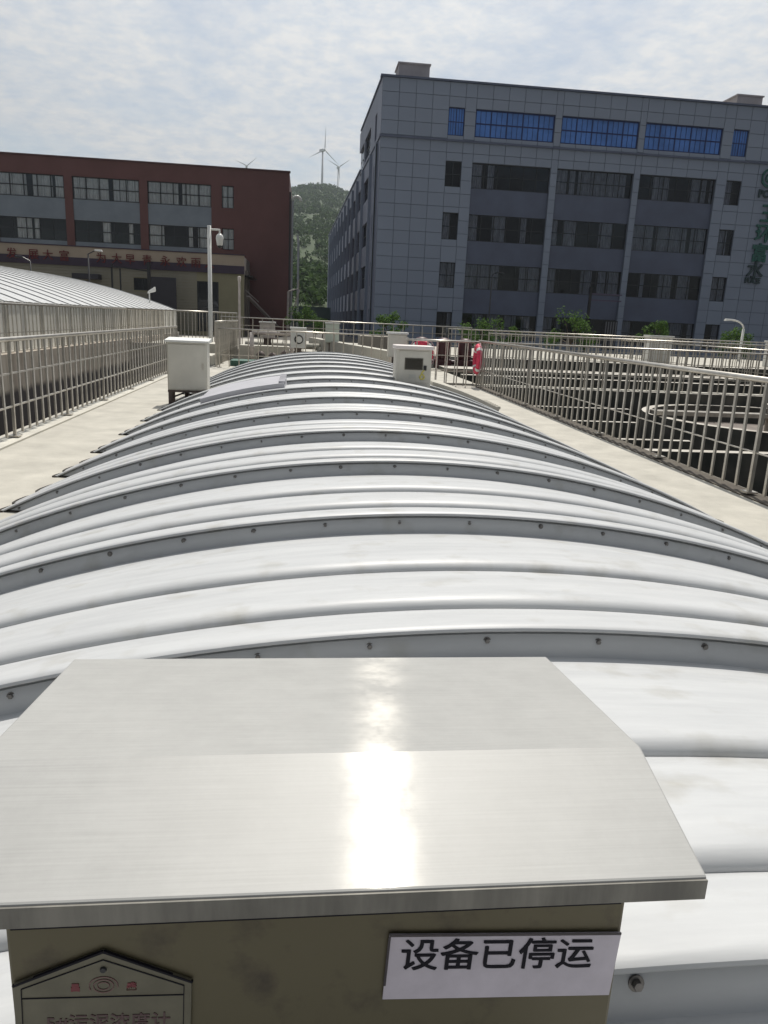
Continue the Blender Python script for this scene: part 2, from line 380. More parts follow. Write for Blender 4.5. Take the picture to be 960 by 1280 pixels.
def mat_tidewall():
    """concrete basin wall, light above and stained dark with sludge below a ragged water line"""
    m = bpy.data.materials.new('stained_basin_wall'); m.use_nodes = True; t = m.node_tree; p = t.nodes['Principled BSDF']; p.inputs['Roughness'].default_value = .85
    co = t.nodes.new('ShaderNodeTexCoord'); sp = t.nodes.new('ShaderNodeSeparateXYZ'); t.links.new(co.outputs['Object'], sp.inputs[0])
    mp = t.nodes.new('ShaderNodeMapping'); mp.inputs['Scale'].default_value = (3, 3, .6); t.links.new(co.outputs['Object'], mp.inputs[0])
    n = t.nodes.new('ShaderNodeTexNoise'); n.inputs['Scale'].default_value = 1.5; n.inputs['Detail'].default_value = 7; t.links.new(mp.outputs[0], n.inputs['Vector'])
    a = t.nodes.new('ShaderNodeMath'); a.operation = 'MULTIPLY_ADD'; a.inputs[1].default_value = .35; t.links.new(n.outputs['Fac'], a.inputs[0]); t.links.new(sp.outputs['Z'], a.inputs[2])
    rp = t.nodes.new('ShaderNodeMapRange'); rp.inputs['From Min'].default_value = -.30; rp.inputs['From Max'].default_value = -.16; t.links.new(a.outputs[0], rp.inputs['Value'])
    r2 = t.nodes.new('ShaderNodeValToRGB'); r2.color_ramp.elements[0].position = .3; r2.color_ramp.elements[1].position = .7
    r2.color_ramp.elements[0].color = (.22, .18, .14, 1); r2.color_ramp.elements[1].color = (.44, .39, .32, 1); t.links.new(n.outputs['Fac'], r2.inputs[0])
    mi = t.nodes.new('ShaderNodeMix'); mi.data_type = 'RGBA'; mi.inputs['A'].default_value = (.028, .022, .022, 1)
    t.links.new(rp.outputs[0], mi.inputs['Factor']); t.links.new(r2.outputs[0], mi.inputs['B']); t.links.new(mi.outputs['Result'], p.inputs['Base Color'])
    return m
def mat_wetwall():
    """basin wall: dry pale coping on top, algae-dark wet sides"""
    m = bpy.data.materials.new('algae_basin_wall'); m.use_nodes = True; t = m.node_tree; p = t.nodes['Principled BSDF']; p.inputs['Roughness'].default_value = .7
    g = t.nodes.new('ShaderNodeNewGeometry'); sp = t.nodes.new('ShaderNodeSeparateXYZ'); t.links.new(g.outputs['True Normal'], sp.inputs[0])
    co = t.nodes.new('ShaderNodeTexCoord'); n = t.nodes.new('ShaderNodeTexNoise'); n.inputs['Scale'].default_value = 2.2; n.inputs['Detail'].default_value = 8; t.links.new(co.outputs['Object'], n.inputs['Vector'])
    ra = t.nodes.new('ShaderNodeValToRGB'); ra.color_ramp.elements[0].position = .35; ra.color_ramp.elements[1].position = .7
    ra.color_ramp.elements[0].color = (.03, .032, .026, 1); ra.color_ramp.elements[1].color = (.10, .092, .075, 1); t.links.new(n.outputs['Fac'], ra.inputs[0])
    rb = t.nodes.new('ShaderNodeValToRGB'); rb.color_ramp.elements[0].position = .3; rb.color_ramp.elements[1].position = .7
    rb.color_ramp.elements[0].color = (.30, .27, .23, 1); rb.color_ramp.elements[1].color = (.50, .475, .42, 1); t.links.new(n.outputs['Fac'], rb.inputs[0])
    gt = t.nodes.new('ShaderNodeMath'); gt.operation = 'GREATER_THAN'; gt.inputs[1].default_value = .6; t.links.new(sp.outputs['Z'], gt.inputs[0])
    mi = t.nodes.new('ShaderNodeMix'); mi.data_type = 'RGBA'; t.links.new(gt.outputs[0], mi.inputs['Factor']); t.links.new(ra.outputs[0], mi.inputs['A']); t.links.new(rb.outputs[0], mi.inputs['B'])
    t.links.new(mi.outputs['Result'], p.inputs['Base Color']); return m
WET = mat_wetwall()
TIDE = mat_tidewall()
def wall(label, *b, m=CONC_W, name='basin_wall', group=None):
    o = boxpart(name, m, None, *b); return tag(o, label, 'wall', group)
wall('long stained concrete basin wall under the left-hand far railing', -6.95, -6.6, -6, 40.0, -2.2, .42, m=TIDE)
wall('concrete end wall closing the narrow dark basin on the left', -6.595, -3.55, 30, 30.4, -2.2, .30, m=CONC_W)
slab('deck_left', -30, -6.955, -6, 43.9, .415, 2.4)
# right-hand basin: far wall with ledge, cross wall, round inner tank
wall('far concrete wall of the open basin under the cross railing', 4.605, 26.9, 19.0, 19.7, -2.2, .0, m=WET)
wall('low concrete cross wall inside the open basin', 5.3, 26.5, 11.1, 11.32, -1.6, -.28, m=WET)
slab('walkway_far', 4.605, 26.9, 24.2, 25.6, .12, 2.2, WET)
wall('concrete channel wall behind the cross railing', 4.605, 26.9, 21.6, 21.95, -2.2, .10, m=WET)
wall('pale concrete upstand beyond the channel on the right', 6.0, 26.9, 28.4, 28.8, -2.2, .32, m=WET)
for k_, (ya, za, xb) in enumerate(((13.4, -.45, 7.4), (15.6, -.40, 7.3), (17.4, -.30, 7.9))):
    wall(('nearest', 'middle', 'farthest')[k_] + ' of three short launder walls between the right railing and the round tank', 4.63, xb, ya, ya + .16, -1.6, za, m=WET, name='launder_wall', group='launder walls in the open basin')
slab('deck_right_far', 4.605, 26.9, 31.2, 43.9, .20, 2.4)
slab('deck_middle_far', -6.59, 4.60, 30.45, 43.9, .20, 2.4)

def ring(label, c, r, th, z0, z1, n=72):
    t = empty('round_tank', (c[0], c[1], 0), label, 'tank')
    mb = MB(); vs = []
    for k in range(n):
        a = 2 * pi * k / n
        for rr, z in ((r, z0), (r, z1), (r - th, z1), (r - th, z0)): vs.append((rr * cos(a), rr * sin(a), z))
    fs = []
    for k in range(n):
        a = k * 4; b = ((k + 1) % n) * 4
        for j in range(3): fs.append((a + j, b + j, b + j + 1, a + j + 1))
    mb.add(vs, fs); part('ring_wall', mb, WET, t)
    part('sludge_surface', MB().lathe((0, 0, 0), [(r - th - .004, z0 + .2), (r - th - .004, z1 - .42)], n), M('brown_sludge', (.20, .165, .14), .7, nscale=2.5, namt=.35, col2=(.09, .075, .065)), t)
    part('centre_column', MB().lathe((0, 0, 0), [(.28, z0), (.28, z1 + .25), (.36, z1 + .25), (.36, z1 + .33)], 20), CONC_W, t)
    mb = MB(); mb.box(-r - .05, 0.36, -.16, .16, z1 + .03, z1 + .12); part('scraper_bridge', mb, STEEL_D, t)
    return t
ring('round concrete clarifier tank seen through the right-hand railing', (10.85, 16.0), 3.0, .22, -1.9, -.27)

# kerb strips that carry the railings
def kerb(x0, x1, y0, y1, z=0.0): structure('kerb', MB().box(x0, x1, y0, y1, z + .002, z + .02), CONC_L)
kerb(-3.42, -3.20, -5.8, 20.4); structure('railing_shadow_strip', MB().box(4.33, 4.56, -5.8, 18.95, .002, .012), M('railing_shadow_tone', (.10, .085, .065), .9, nscale=5, namt=.5, col2=(.05, .04, .03))); kerb(4.53, 26, 19.2, 19.42)  # dark strip on the right paints in the railing bars' shadows and the gap

# ------------------------------------------------------------------ corrugated vaulted covers
def sweep_panel(prof, half, R, apex, nseg, z_edge=-.12):
    """profile (t along the axis, offset outward) swept along an arc across x; returns MB"""
    th = math.asin(half / R); vs = []; fs = []; n = len(prof)
    for i in range(nseg + 1):
        a = -th + 2 * th * i / nseg
        for t, h in prof: vs.append(((R + h) * sin(a), t, apex - R + (R + h) * cos(a)))
    for i in range(nseg):
        for j in range(n - 1):
            a = i * n + j; fs.append((a, a + n, a + n + 1, a + 1))
    return MB().add(vs, fs)

def bump_rise(t0, z0, z1, wd, k=6):
    """steep rounded shoulder from (t0,z0) up to z1 over a run of wd"""
    r = []
    for i in range(k + 1):
        q = i / k * pi / 2; r.append((t0 + wd * (1 - cos(q)), z0 + (z1 - z0) * sin(q)))
    return r
def cover_profile(P, kz=1.0):
    s = P / 1.265
    pr = [(0, 0), (.002, .004), (.005, .024), (.011, .044), (.020, .061), (.040, .066), (.044, .070), (.040, .0735), (.004, .0738), (.001, .078), (.003, .084), (.010, .0885), (.024, .090)]
    pr += [(.07 * s, .088), (.15 * s, .076), (.20 * s, .063), (.226 * s, .054)]
    pr += bump_rise(.228 * s, .052, .083, .050 * s)
    pr += [(.36 * s, .0825), (.46 * s, .073), (.56 * s, .054), (.636 * s, .036)]
    pr += bump_rise(.638 * s, .034, .066, .050 * s)
    pr += [(.77 * s, .064), (.90 * s, .050), (1.04 * s, .030), (1.16 * s, .011), (P - .02, .002), (P, 0.0)]
    return [(t, z * kz * 1.03) for t, z in pr]

def sealant_mesh(prof, R, apex):
    """dark sealant bead where the corrugated sheet meets the concrete on both sides"""
    mb = MB()
    for sg in (-1, 1):
        pts = []
        for t, h in prof:
            a = math.acos(min(1, (R - apex + .004) / (R + h))); pts.append((sg * ((R + h) * sin(a) + .004), t, .004))
        for a, b in zip(pts[:-1], pts[1:]):
            if (Vector(a) - Vector(b)).length > .003: mb.tube(a, b, .011, .011, 5)
    return mb.mesh('sealant')

def shade_panel(me):
    for p in me.polygons: p.use_smooth = True
    me.set_sharp_from_angle(angle=radians(38))

def bolt_mesh():
    mb = MB(); mb.tube((0, 0, 0), (0, -.003, 0), .0115, .0115, 12); mb.tube((0, -.003, 0), (0, -.011, 0), .0075, .0065, 6)
    return mb.mesh('screw')
BOLT = bolt_mesh(); BOLT.materials.append(M('screw_steel', (.17, .16, .15), .45, metal=.6, nscale=40, namt=.3))

def main_cover():
    cx, R, apex, half = .63, 6.2, .615, 3.02
    t = empty('tank_cover', (cx, 0, 0), 'long white corrugated fibreglass vault running away from the camera', 'tank cover')
    P = 1.265; foot0 = 1.885
    me = sweep_panel(cover_profile(P), half, R, apex, 64).mesh('panel'); me.materials.append(FRP); shade_panel(me)
    mn = sweep_panel(cover_profile(1.12), half, R, apex, 64).mesh('panel'); mn.materials.append(FRP); shade_panel(mn)
    SEAL = M('dark_sealant', (.035, .03, .024), .8, nscale=12, namt=.4)
    seal = {me: sealant_mesh(cover_profile(P), R, apex), mn: sealant_mesh(cover_profile(1.12), R, apex)}
    for q in seal.values(): q.materials.append(SEAL)
    feet = [(foot0 - 1.12, mn)] + [(foot0 + k * P, me) for k in range(14)]
    for k in (1, 2, 3): feet.insert(0, (foot0 - 1.12 - k * P, me))
    for fy, md in feet:
        p = link('panel', md, t, None, loc=(0, fy, 0)); link('sealant', seal[md], p, None)
        if -.8 < fy < 11.5:
            r = random.uniform(-.1, .1); a = -2.75 + r
            while a < 2.8:
                ang = a / R; h = .045 + random.uniform(-.004, .004)
                b = link('screw', BOLT, p, None, loc=((R + h) * sin(ang), .0145, apex - R + (R + h) * cos(ang)), rot=(radians(-14), 0, -.0))
                a += .315 + random.uniform(-.02, .02)
    # arched end plate at the far end
    n = 40; vs = []; th = math.asin(half / R); ye = foot0 + 14 * P
    for i in range(n + 1):
        a = -th + 2 * th * i / n; vs.append(((R + .07) * sin(a), ye, apex - R + (R + .07) * cos(a))); vs.append(((R + .07) * sin(a), ye, -.2))
    fs = [(2 * i, 2 * i + 1, 2 * i + 3, 2 * i + 2) for i in range(n)]
    part('end_plate', MB().add(vs, fs), FRP, t)
    return t
main_cover()

def left_vault():
    cx, half, R, apex, P = -17.5, 10.42, 31.0, 3.36, 1.30
    t = empty('tank_cover', (cx, 0, .42), 'broad low white corrugated vault behind the left-hand railings', 'tank cover')
    me = sweep_panel(cover_profile(P, .34), half, R, apex - .42, 48).mesh('panel'); me.materials.append(FRP); shade_panel(me)
    for k in range(29): link('panel', me, t, None, loc=(0, 6.2 + k * P, 0))
    ze = apex - .42 - (R - sqrt(R * R - half * half)); sk = M('cream_side_sheet', (.68, .66, .60), .6, nscale=1.2, namt=.10)
    sm = MB().box(half - .10, half - .03, .01, P - .01, 0, ze + .03).box(half - .031, half + .015, .01, .09, 0, ze + .02).mesh('side_sheet'); sm.materials.append(sk)
    for k in range(29): link('side_sheet', sm, t, None, loc=(0, 6.2 + k * P, 0))
    n = 40; vs = []; th = math.asin(half / R)
    for q in range(n + 1):
        a = -th + 2 * th * q / n; vs += [((R + .05) * sin(a), 6.2 + 29 * P, apex - .42 - R + (R + .05) * cos(a)), ((R + .05) * sin(a), 6.2 + 29 * P, 0)]
    part('end_plate', MB().add(vs, [(2 * q, 2 * q + 1, 2 * q + 3, 2 * q + 2) for q in range(n)]), FRP, t)
    return t
left_vault()

# raised flat hatch and flashing sheets on the main cover
def arc_pt(X, h):
    cx, R, apex = .63, 6.2, .615; a = (X - cx) / R
    return Vector((cx + (R + h) * sin(a), 0, apex - R + (R + h) * cos(a)))
def curved_sheet(name, x0, x1, y0, y1, h0, h1, th, m, label, cat, n=10):
    """flat-topped box that follows the arch"""
    vs = []; fs = []
    for i in range(n + 1):
        X = x0 + (x1 - x0) * i / n
        for y, h in ((y0, -.02), (y0, h0), (y1, h1), (y1, -.02)):
            p = arc_pt(X, h); vs.append((p.x, y, p.z))
    for i in range(n):
        for j in range(3): a = i * 4 + j; fs.append((a, a + 4, a + 5, a + 1))
    fs += [(0, 1, 2, 3), tuple(n * 4 + j for j in (3, 2, 1, 0))]
    t = empty(name, (0, 0, 0), label, cat); o = part('lid', MB().add(vs, fs), m, t, bevel=.008)
    vs = []; fs = []                                # perforated turned-up rim at the right end
    mb = MB()
    for q in range(7):
        y = y0 + (y1 - y0) * (q + .15) / 7; p = arc_pt(x1 - .02, h0 + (h1 - h0) * q / 7)
        mb.box(p.x - .05, p.x + .03, y, y + (y1 - y0) / 11, p.z - .02, p.z + .022)
    part('rim', mb, m, t)
    return t
FLASH = M('flashing_sheet', (.42, .415, .44), .4, nscale=3, namt=.08)
curved_sheet('access_hatch', -1.28, -.22, 9.6, 10.75, .15, .165, .1, FLASH, 'flat raised access hatch sheet on the vault right of the cream cabinet', 'hatch')
curved_sheet('flashing_sheet', 2.10, 3.30, 12.2, 13.3, .15, .16, .1, CONC, 'pale raised flashing sheet between the meter cabinet and the right walkway', 'flashing')

# ------------------------------------------------------------------ railings
def railing(label, p0, p1, z0=0.0, h=1.1, sp=.25, bar=.033, rails=(.35, .72), top=.055, post_every=8, ends=True, m=STEEL_D, group='steel railings round the tanks', rail=.010):
    p0 = Vector((*p0, z0)); p1 = Vector((*p1, z0)); d = p1 - p0; ln = d.length; rz = atan2(d.y, d.x)
    t = empty('railing', p0, label, 'railing', group, rz)
    part('top_rail', MB().tube((-.03, 0, h), (ln + .03, 0, h), top / 2, top / 2, 10), m, t, True)
    for r in rails: part('cross_rail', MB().box(0, ln, -.009, .009, r * h / 1.1 - rail, r * h / 1.1 + rail), m, t)
    bm = MB().tube((0, 0, .02), (0, 0, h - top / 2 + .004), bar / 2, bar / 2, 6).mesh('baluster'); bm.materials.append(m)
    pm = MB().box(-bar * .46, bar * .46, -bar * .46, bar * .46, .0, h - top / 2 + .004).box(-.06, .06, -.06, .06, 0, .014).mesh('post'); pm.materials.append(m)
    n = max(2, round(ln / sp)); made = 0
    for i in range(n + 1):
        x = ln * i / n; isp = (i % post_every == 0 or i == n)
        o = link('post' if isp else 'baluster', pm if isp else bm, t, None, loc=(x + random.uniform(-.006, .006), 0, 0), rot=(random.uniform(-.008, .008), random.uniform(-.01, .01), 0))
    return t
railing('long near steel railing along the left walkway', (-3.32, -1.0), (-3.32, 20.5), .03)
railing('long near steel railing along the right walkway', (4.42, -1.0), (4.42, 18.95), .03, sp=.242, bar=.040, rails=(.40,), top=.060, rail=.006)
railing('eye-level railing in front of the large left vault', (-6.78, -1.0), (-6.78, 38.0), .42, sp=.27, rails=(.45,))
railing('brownish railing across the far end of the left basin', (-6.70, 30.2), (-2.6, 30.2), .30, h=1.25, sp=.14, bar=.03, rails=(.3,))
railing('short return railing beside the camera pole', (-2.55, 22.6), (-2.55, 30.0), 0, h=1.28, sp=.2, rails=(.3,))
railing('low cross railing right behind the end of the white vault', (-2.42, 22.4), (2.55, 22.4), 0, sp=.27, rails=(.36,), top=.042)
railing('higher cross railing with long top rail beyond the vault', (-2.9, 27.6), (6.1, 27.6), .26, h=1.15, sp=.36, rails=(.85,), top=.045)
railing('short cross railing between the meter cabinet and the red float', (2.55, 18.75), (4.36, 18.75), 0, sp=.26, rails=(.36, .75))
railing('cross railing over the far wall of the open basin', (2.9, 19.35), (24.0, 19.35), 0, sp=.25, rails=(.36,), top=.045, post_every=10)
railing('farther railing behind the cross railing on the right', (6.2, 25.2), (24.0, 25.2), .12, h=1.15, sp=.25, rails=(.36,), top=.045, post_every=10)
railing('farthest pale railing in front of the shrubs', (6.3, 33.0), (26.0, 33.0), .20, h=1.12, sp=.3, rails=(.4, .9), top=.05)
railing('side railing running back from the cross railing on the right', (14.2, 19.6), (14.2, 33.0), .05, h=1.1, sp=.4, rails=(.4,))

# ================================================================== the stainless box in the foreground
def instrument_box():
    t = empty('instrument_box', (.03, .74, .62), 'brushed stainless instrument box with ridged lid filling the foreground', 'box')
    def P(name, mb, m, par=t, bevel=0, smooth=False):
        o = part(name, mb, m, par, smooth, bevel); o.location = (-.03, -.74, -.62) if par is t else (0, 0, 0); return o
    x0, x1 = -.302, .358; sec = [(.515, 1.043), (.515, 1.063), (.660, 1.100), (.964, 1.058), (.964, 1.038)]
    vs = [(x, y, z) for x in (x0, x1) for y, z in sec]; n = 5
    fs = [(0, 1, 2, 3, 4), (9, 8, 7, 6, 5)] + [(i, 5 + i, 5 + (i + 1) % n, (i + 1) % n) for i in range(n)]
    P('lid', MB().add(vs, [tuple(reversed(f)) for f in fs]), BRUSHED, bevel=.0022)
    P('drip_edge', MB().box(-.3015, .3575, .5125, .5148, 1.042, 1.0615), M('shaded_edge_steel', (.145, .138, .12), .45, metal=.3, nscale=5, namt=.3, stretch=(6, 1, 1)), bevel=.0006)  # lip face coloured darker: its shade and dark reflection are put into the steel
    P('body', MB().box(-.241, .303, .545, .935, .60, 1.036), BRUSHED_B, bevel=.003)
    P('door_seam', MB().box(-.236, .298, .5435, .546, 1.012, 1.0150), INK)
    # paper notice
    paper = M('notice_paper', (.50, .46, .51), .6, nscale=14, namt=.13, detail=9, bump=.06)
    sg = link('notice', MB().box(-.1085, .1085, -.0012, .0004, -.0355, .0355).mesh('notice'), t, paper, loc=(.1915 - .03, .5432 - .74, .9505 - .62), rot=(0, radians(2.6), 0), bevel=0)
    tx = text_mesh('设备已停运', .0365, .0004, 0.0); link('lettering', tx, sg, INK, loc=(-.0064, -.0016, .0115), rot=(radians(90), 0, 0)); link('lettering', tx, sg, None, loc=(-.0056, -.00163, .0112), rot=(radians(90), 0, 0))
    edge_m = M('dark_edge_strip', (.05, .04, .045), .6, nscale=30, namt=.4)
    link('edge_strip', MB().box(-.1085, .1085, -.0016, -.0013, .0336, .0362).box(-.1092, -.1070, -.0016, -.0013, -.020, .0335).mesh('edge_strip'), sg, edge_m)  # thin dark strips along the notice's top and left edges
    # house-shaped name plate
    pl_m = M('name_plate_metal', (.13, .12, .085), .5, metal=.3, nscale=30, namt=.12)
    out = [(-.0745, -.10), (.0745, -.10), (.0745, -.0335), (0, 0), (-.0745, -.0335)]
    def poly(pts, y0, y1):
        m_ = len(pts); v = [(x, y0, z) for x, z in pts] + [(x, y1, z) for x, z in pts]
        return MB().add(v, [tuple(range(m_)), tuple(range(2 * m_ - 1, m_ - 1, -1))] + [(i, m_ + i, m_ + (i + 1) % m_, (i + 1) % m_) for i in range(m_)])
    pl = link('name_plate', poly(out, -.0028, .0006).mesh('name_plate'), t, pl_m, loc=(-.1615 - .03, .5440 - .74, .9885 - .62), rot=(0, radians(2.0), 0), bevel=.0006)
    def line(a, b, wd, m=INK): return MB().bar((a[0], -.0031, a[1]), (b[0], -.0031, b[1]), .0006, wd)
    fr = MB()
    ins = [(-.068, -.10), (-.068, -.0375), (0, -.0085), (.068, -.0375), (.068, -.10)]
    for a, b in zip(ins[:-1], ins[1:]): fr.bar((a[0], -.0031, a[1]), (b[0], -.0031, b[1]), .0006, .0009)
    fr.bar((-.068, -.0031, -.0475), (.068, -.0031, -.0475), .0006, .0009)
    link('printed_border', fr.mesh('printed_border'), pl, INK)
    eg = MB()
    for a, b in zip([(-.0752, -.035), (0, -.0008)], [(0, -.0008), (.0752, -.035)]): eg.bar((a[0], -.0018, a[1]), (b[0], -.0018, b[1]), .0025, .0020)
    link('dark_edge', eg.mesh('dark_edge'), pl, INK)
    link('rivet', MB().tube((0, -.0030, -.0185), (0, -.0046, -.0185), .0030, .0024, 12).mesh('rivet'), pl, BLACK)
    lg = MB()
    for r in (.0050, .0085, .0120):
        for k in range(28):
            a0, a1 = 2 * pi * k / 28, 2 * pi * (k + 1) / 28
            if r > .01 and (sin(a0) < -.25): continue
            lg.bar((r * cos(a0), -.0031, -.036 + r * .8 * sin(a0)), (r * cos(a1), -.0031, -.036 + r * .8 * sin(a1)), .0006, .0010)
    link('printed_emblem', lg.mesh('printed_emblem'), pl, M('emblem_ink', (.16, .09, .08), .6))
    for sx, ch in ((-.0235, '昌'), (.0235, '盛')):
        link('lettering', text_mesh(ch, .0085, .0003, .0004), pl, REDINK, loc=(sx, -.0031, -.0375), rot=(radians(90), 0, 0))
    link('lettering', text_mesh('5#污泥浓度计', .0175, .0003, .0002), pl, M('plate_ink', (.09, .05, .05), .6), loc=(.004, -.0031, -.0755), rot=(radians(90), 0, 0))
    return t
instrument_box()

# ================================================================== cabinets and small equipment on the works
def cabinet_left():
    t = empty('control_cabinet', (-1.91, 12.8, 0), 'cream control cabinet on dark legs at the left edge of the vault', 'cabinet')
    part('body', MB().box(-.325, .325, 0, .34, .25, 1.03), CREAM_P, t, bevel=.008)
    part('door', MB().box(-.305, .305, -.016, -.001, .27, 1.00), CREAM_P, t, bevel=.004)
    part('roof', MB().add([(-.355, -.04, 1.03), (.355, -.04, 1.03), (.355, .40, 1.03), (-.355, .40, 1.03), (-.355, -.04, 1.065), (.355, -.04, 1.065), (.355, .40, 1.10), (-.355, .40, 1.10)],
         [(0, 3, 2, 1), (4, 5, 6, 7), (0, 1, 5, 4), (1, 2, 6, 5), (2, 3, 7, 6), (3, 0, 4, 7)]), WHITE_P, t, bevel=.006)
    part('base_frame', MB().box(-.325, .325, -.004, .344, .215, .249), RUST, t)
    for x, y, zb in ((-.29, .02, 0.0), (-.05, .20, .02), (-.29, .32, 0.0), (.25, .32, .12)): part('leg', MB().box(x - .028, x + .028, y - .022, y + .022, zb, .215), RUST, t)
    part('brace', MB().bar((-.05, .12, .20), (.20, .16, .09), .03, .03).bar((-.05, .12, .21), (-.27, .05, .12), .025, .025), RUST, t)
    part('latch', MB().box(.24, .27, -.026, -.016, .60, .70), STEEL_D, t)
cabinet_left()

def meter_cabinet():
    t = empty('meter_cabinet', (1.74, 11.9, .32), 'cream meter cabinet with a dark viewing window on the right of the vault', 'cabinet')
    t.scale = (.79, .8, .84)
    part('body', MB().box(-.36, .36, 0, .46, -.1, .93), CREAM_P, t, bevel=.008)
    part('door', MB().box(-.30, .31, -.012, -.001, .32, .90), CREAM_P, t, bevel=.003)
    part('roof', MB().box(-.385, .385, -.05, .52, .93, 1.0), M('pink_white_roof', (.72, .66, .63), .45, nscale=3, namt=.06), t, bevel=.014)
    part('window_frame', MB().box(-.185, .185, -.022, -.0125, .555, .775), M('window_gasket', (.10, .09, .07), .6), t, bevel=.006)
    part('window', MB().box(-.165, .165, -.026, -.0225, .572, .758), DARKGL, t, bevel=.003)
    part('vent', MB().box(-.09, .05, -.020, -.0125, .40, .47), M('vent_grey', (.50, .49, .44), .6), t)
    part('lock', MB().box(.20, .26, -.03, -.0125, .55, .64), BLACK, t, bevel=.004)
    tp = MB(); pts = [(.22, -.018, .56), (.18, -.018, .52), (.16, -.018, .47), (.13, -.018, .43), (.15, -.018, .39), (.20, -.018, .385), (.225, -.018, .42), (.21, -.018, .46), (.17, -.018, .475)]
    tp.path(pts, .014, 6); part('warning_tape', tp, YELLOW, t)
meter_cabinet()

def small_cabinet(loc, wd, h0, h1, dp, label, m=CREAM_P, gauge=False):
    t = empty('equipment_cabinet', loc, label, 'cabinet', 'small cabinets behind the vault')
    part('body', MB().box(-wd / 2, wd / 2, 0, dp, h0, h1), m, t, bevel=.008)
    part('roof', MB().box(-wd / 2 - .03, wd / 2 + .03, -.03, dp + .03, h1, h1 + .05), WHITE_P, t, bevel=.006)
    part('pedestal', MB().box(-wd / 4, wd / 4, dp * .25, dp * .75, 0, h0), RUST, t)
    if gauge:
        g = MB(); g.tube((.02, -.001, h0 + (h1 - h0) * .45), (.02, -.05, h0 + (h1 - h0) * .45), .135, .12, 20); o = part('gauge', g, BLACK, t)
        d = MB(); d.tube((.03, -.0505, h0 + (h1 - h0) * .45), (.03, -.054, h0 + (h1 - h0) * .45), .095, .095, 18); part('dial', d, WHITE_P, o)
    else:
        part('door', MB().box(-wd / 2 + .03, wd / 2 - .03, -.012, -.001, h0 + .03, h1 - .03), m, t)
    return t
small_cabinet((2.42, 19.6, 0), .48, .62, 1.20, .3, 'small cream cabinet standing just behind the meter cabinet')
small_cabinet((-.17, 22.9, 0), .44, .62, 1.17, .3, 'small white cabinet with a round black gauge behind the vault', WHITE_P, True)
small_cabinet((1.05, 28.4, .2), .50, .45, 1.12, .35, 'pale green-white cabinet behind the high cross railing', M('mint_paint', (.60, .66, .58), .5, nscale=3, namt=.05))
small_cabinet((-1.35, 28.6, .2), .55, .5, 1.05, .35, 'grey cabinet with dark square opening left behind the high cross railing', PINKISH)

def block(label, *b, m=CONC_W, cat='concrete block', name='concrete_block'):
    o = boxpart(name, m, None, *b, bevel=.015); return tag(o, label, cat)
block('square concrete pit head behind the cross railings, right of centre', 2.1, 3.9, 28.2, 29.8, .2, .95, m=CONC_W)
block('white concrete plinth beside the camera pole', -3.45, -2.75, 25.2, 26.8, 0.0, .55, m=CONC_L)
block('low white concrete plinth left of the pole base', -3.5, -2.7, 22.8, 24.2, 0.0, .30, m=CONC_L)
block('bright concrete slab behind the low cross railing', -2.2, -.5, 26.6, 27.3, 0.0, .50, m=CONC_L)
# sloping white channel wall
tag(part('channel_wall', MB().bar((.35, 30.2, .55), (3.6, 23.3, .30), .35, .42), CONC_L), 'slanting white channel wall behind the low cross railing', 'wall')
tag(part('basin_pit', MB().box(-2.2, -.75, 23.2, 24.2, -.003, .16), GREENP), 'dark green covered pit behind the low cross railing', 'pit cover')

def valve(loc, label, h=.75, m=RUST):
    t = empty('valve', loc, label, 'valve', 'valves behind the vault')
    part('body', MB().lathe((0, 0, 0), [(.14, 0), (.14, .06), (.09, .08), (.11, .22), (.15, .30), (.10, .38), (.05, .42)], 14), m, t, True)
    part('stem', MB().tube((0, 0, .4), (0, 0, h), .022), STEEL_D, t)
    wv = MB(); n = 16
    for k in range(n):
        a, b = 2 * pi * k / n, 2 * pi * (k + 1) / n; wv.tube((.17 * cos(a), .17 * sin(a), h), (.17 * cos(b), .17 * sin(b), h), .016, n=6)
    for k in range(3): a = 2 * pi * k / 3; wv.tube((0, 0, h), (.17 * cos(a), .17 * sin(a), h), .012, n=6)
    part('handwheel', wv, m, t)
for x, y, h, lb in ((-.95, 23.6, .85, 'dark handwheel valve nearest the gauge cabinet'), (-1.35, 24.3, .95, 'dark handwheel valve left of the pair near the gauge cabinet'), (-.62, 25.6, 1.0, 'dark handwheel valve set farther back behind the gauge cabinet')):
    valve((x, y, 0), lb, h)

def pipe_run(label, pts, r, m=PINKISH):
    t = empty('pipe', pts[0], label, 'pipe'); o = Vector(pts[0])
    part('pipe_run', MB().path([Vector(p) - o for p in pts], r, 12), m, t, True)
    fl = MB()
    for p, q in zip(pts[:-1], pts[1:]):
        a = Vector(p) - o; b = Vector(q) - o; c = (a + b) / 2; d = (b - a).normalized() * .02; fl.tube(c - d, c + d, r * 1.5, r * 1.5, 14)
    part('flange', fl, m, t)
pipe_run('pale upright pipe with bend behind the low cross railing', [(-1.75, 26.2, 0), (-1.75, 26.2, .95), (-.4, 26.2, .95), (-.4, 26.2, .0)], .07)
pipe_run('thick pale pipe lying behind the pit', [(-2.2, 29.2, .45), (.6, 29.2, .45), (.6, 29.2, .2)], .11, CONC_L)

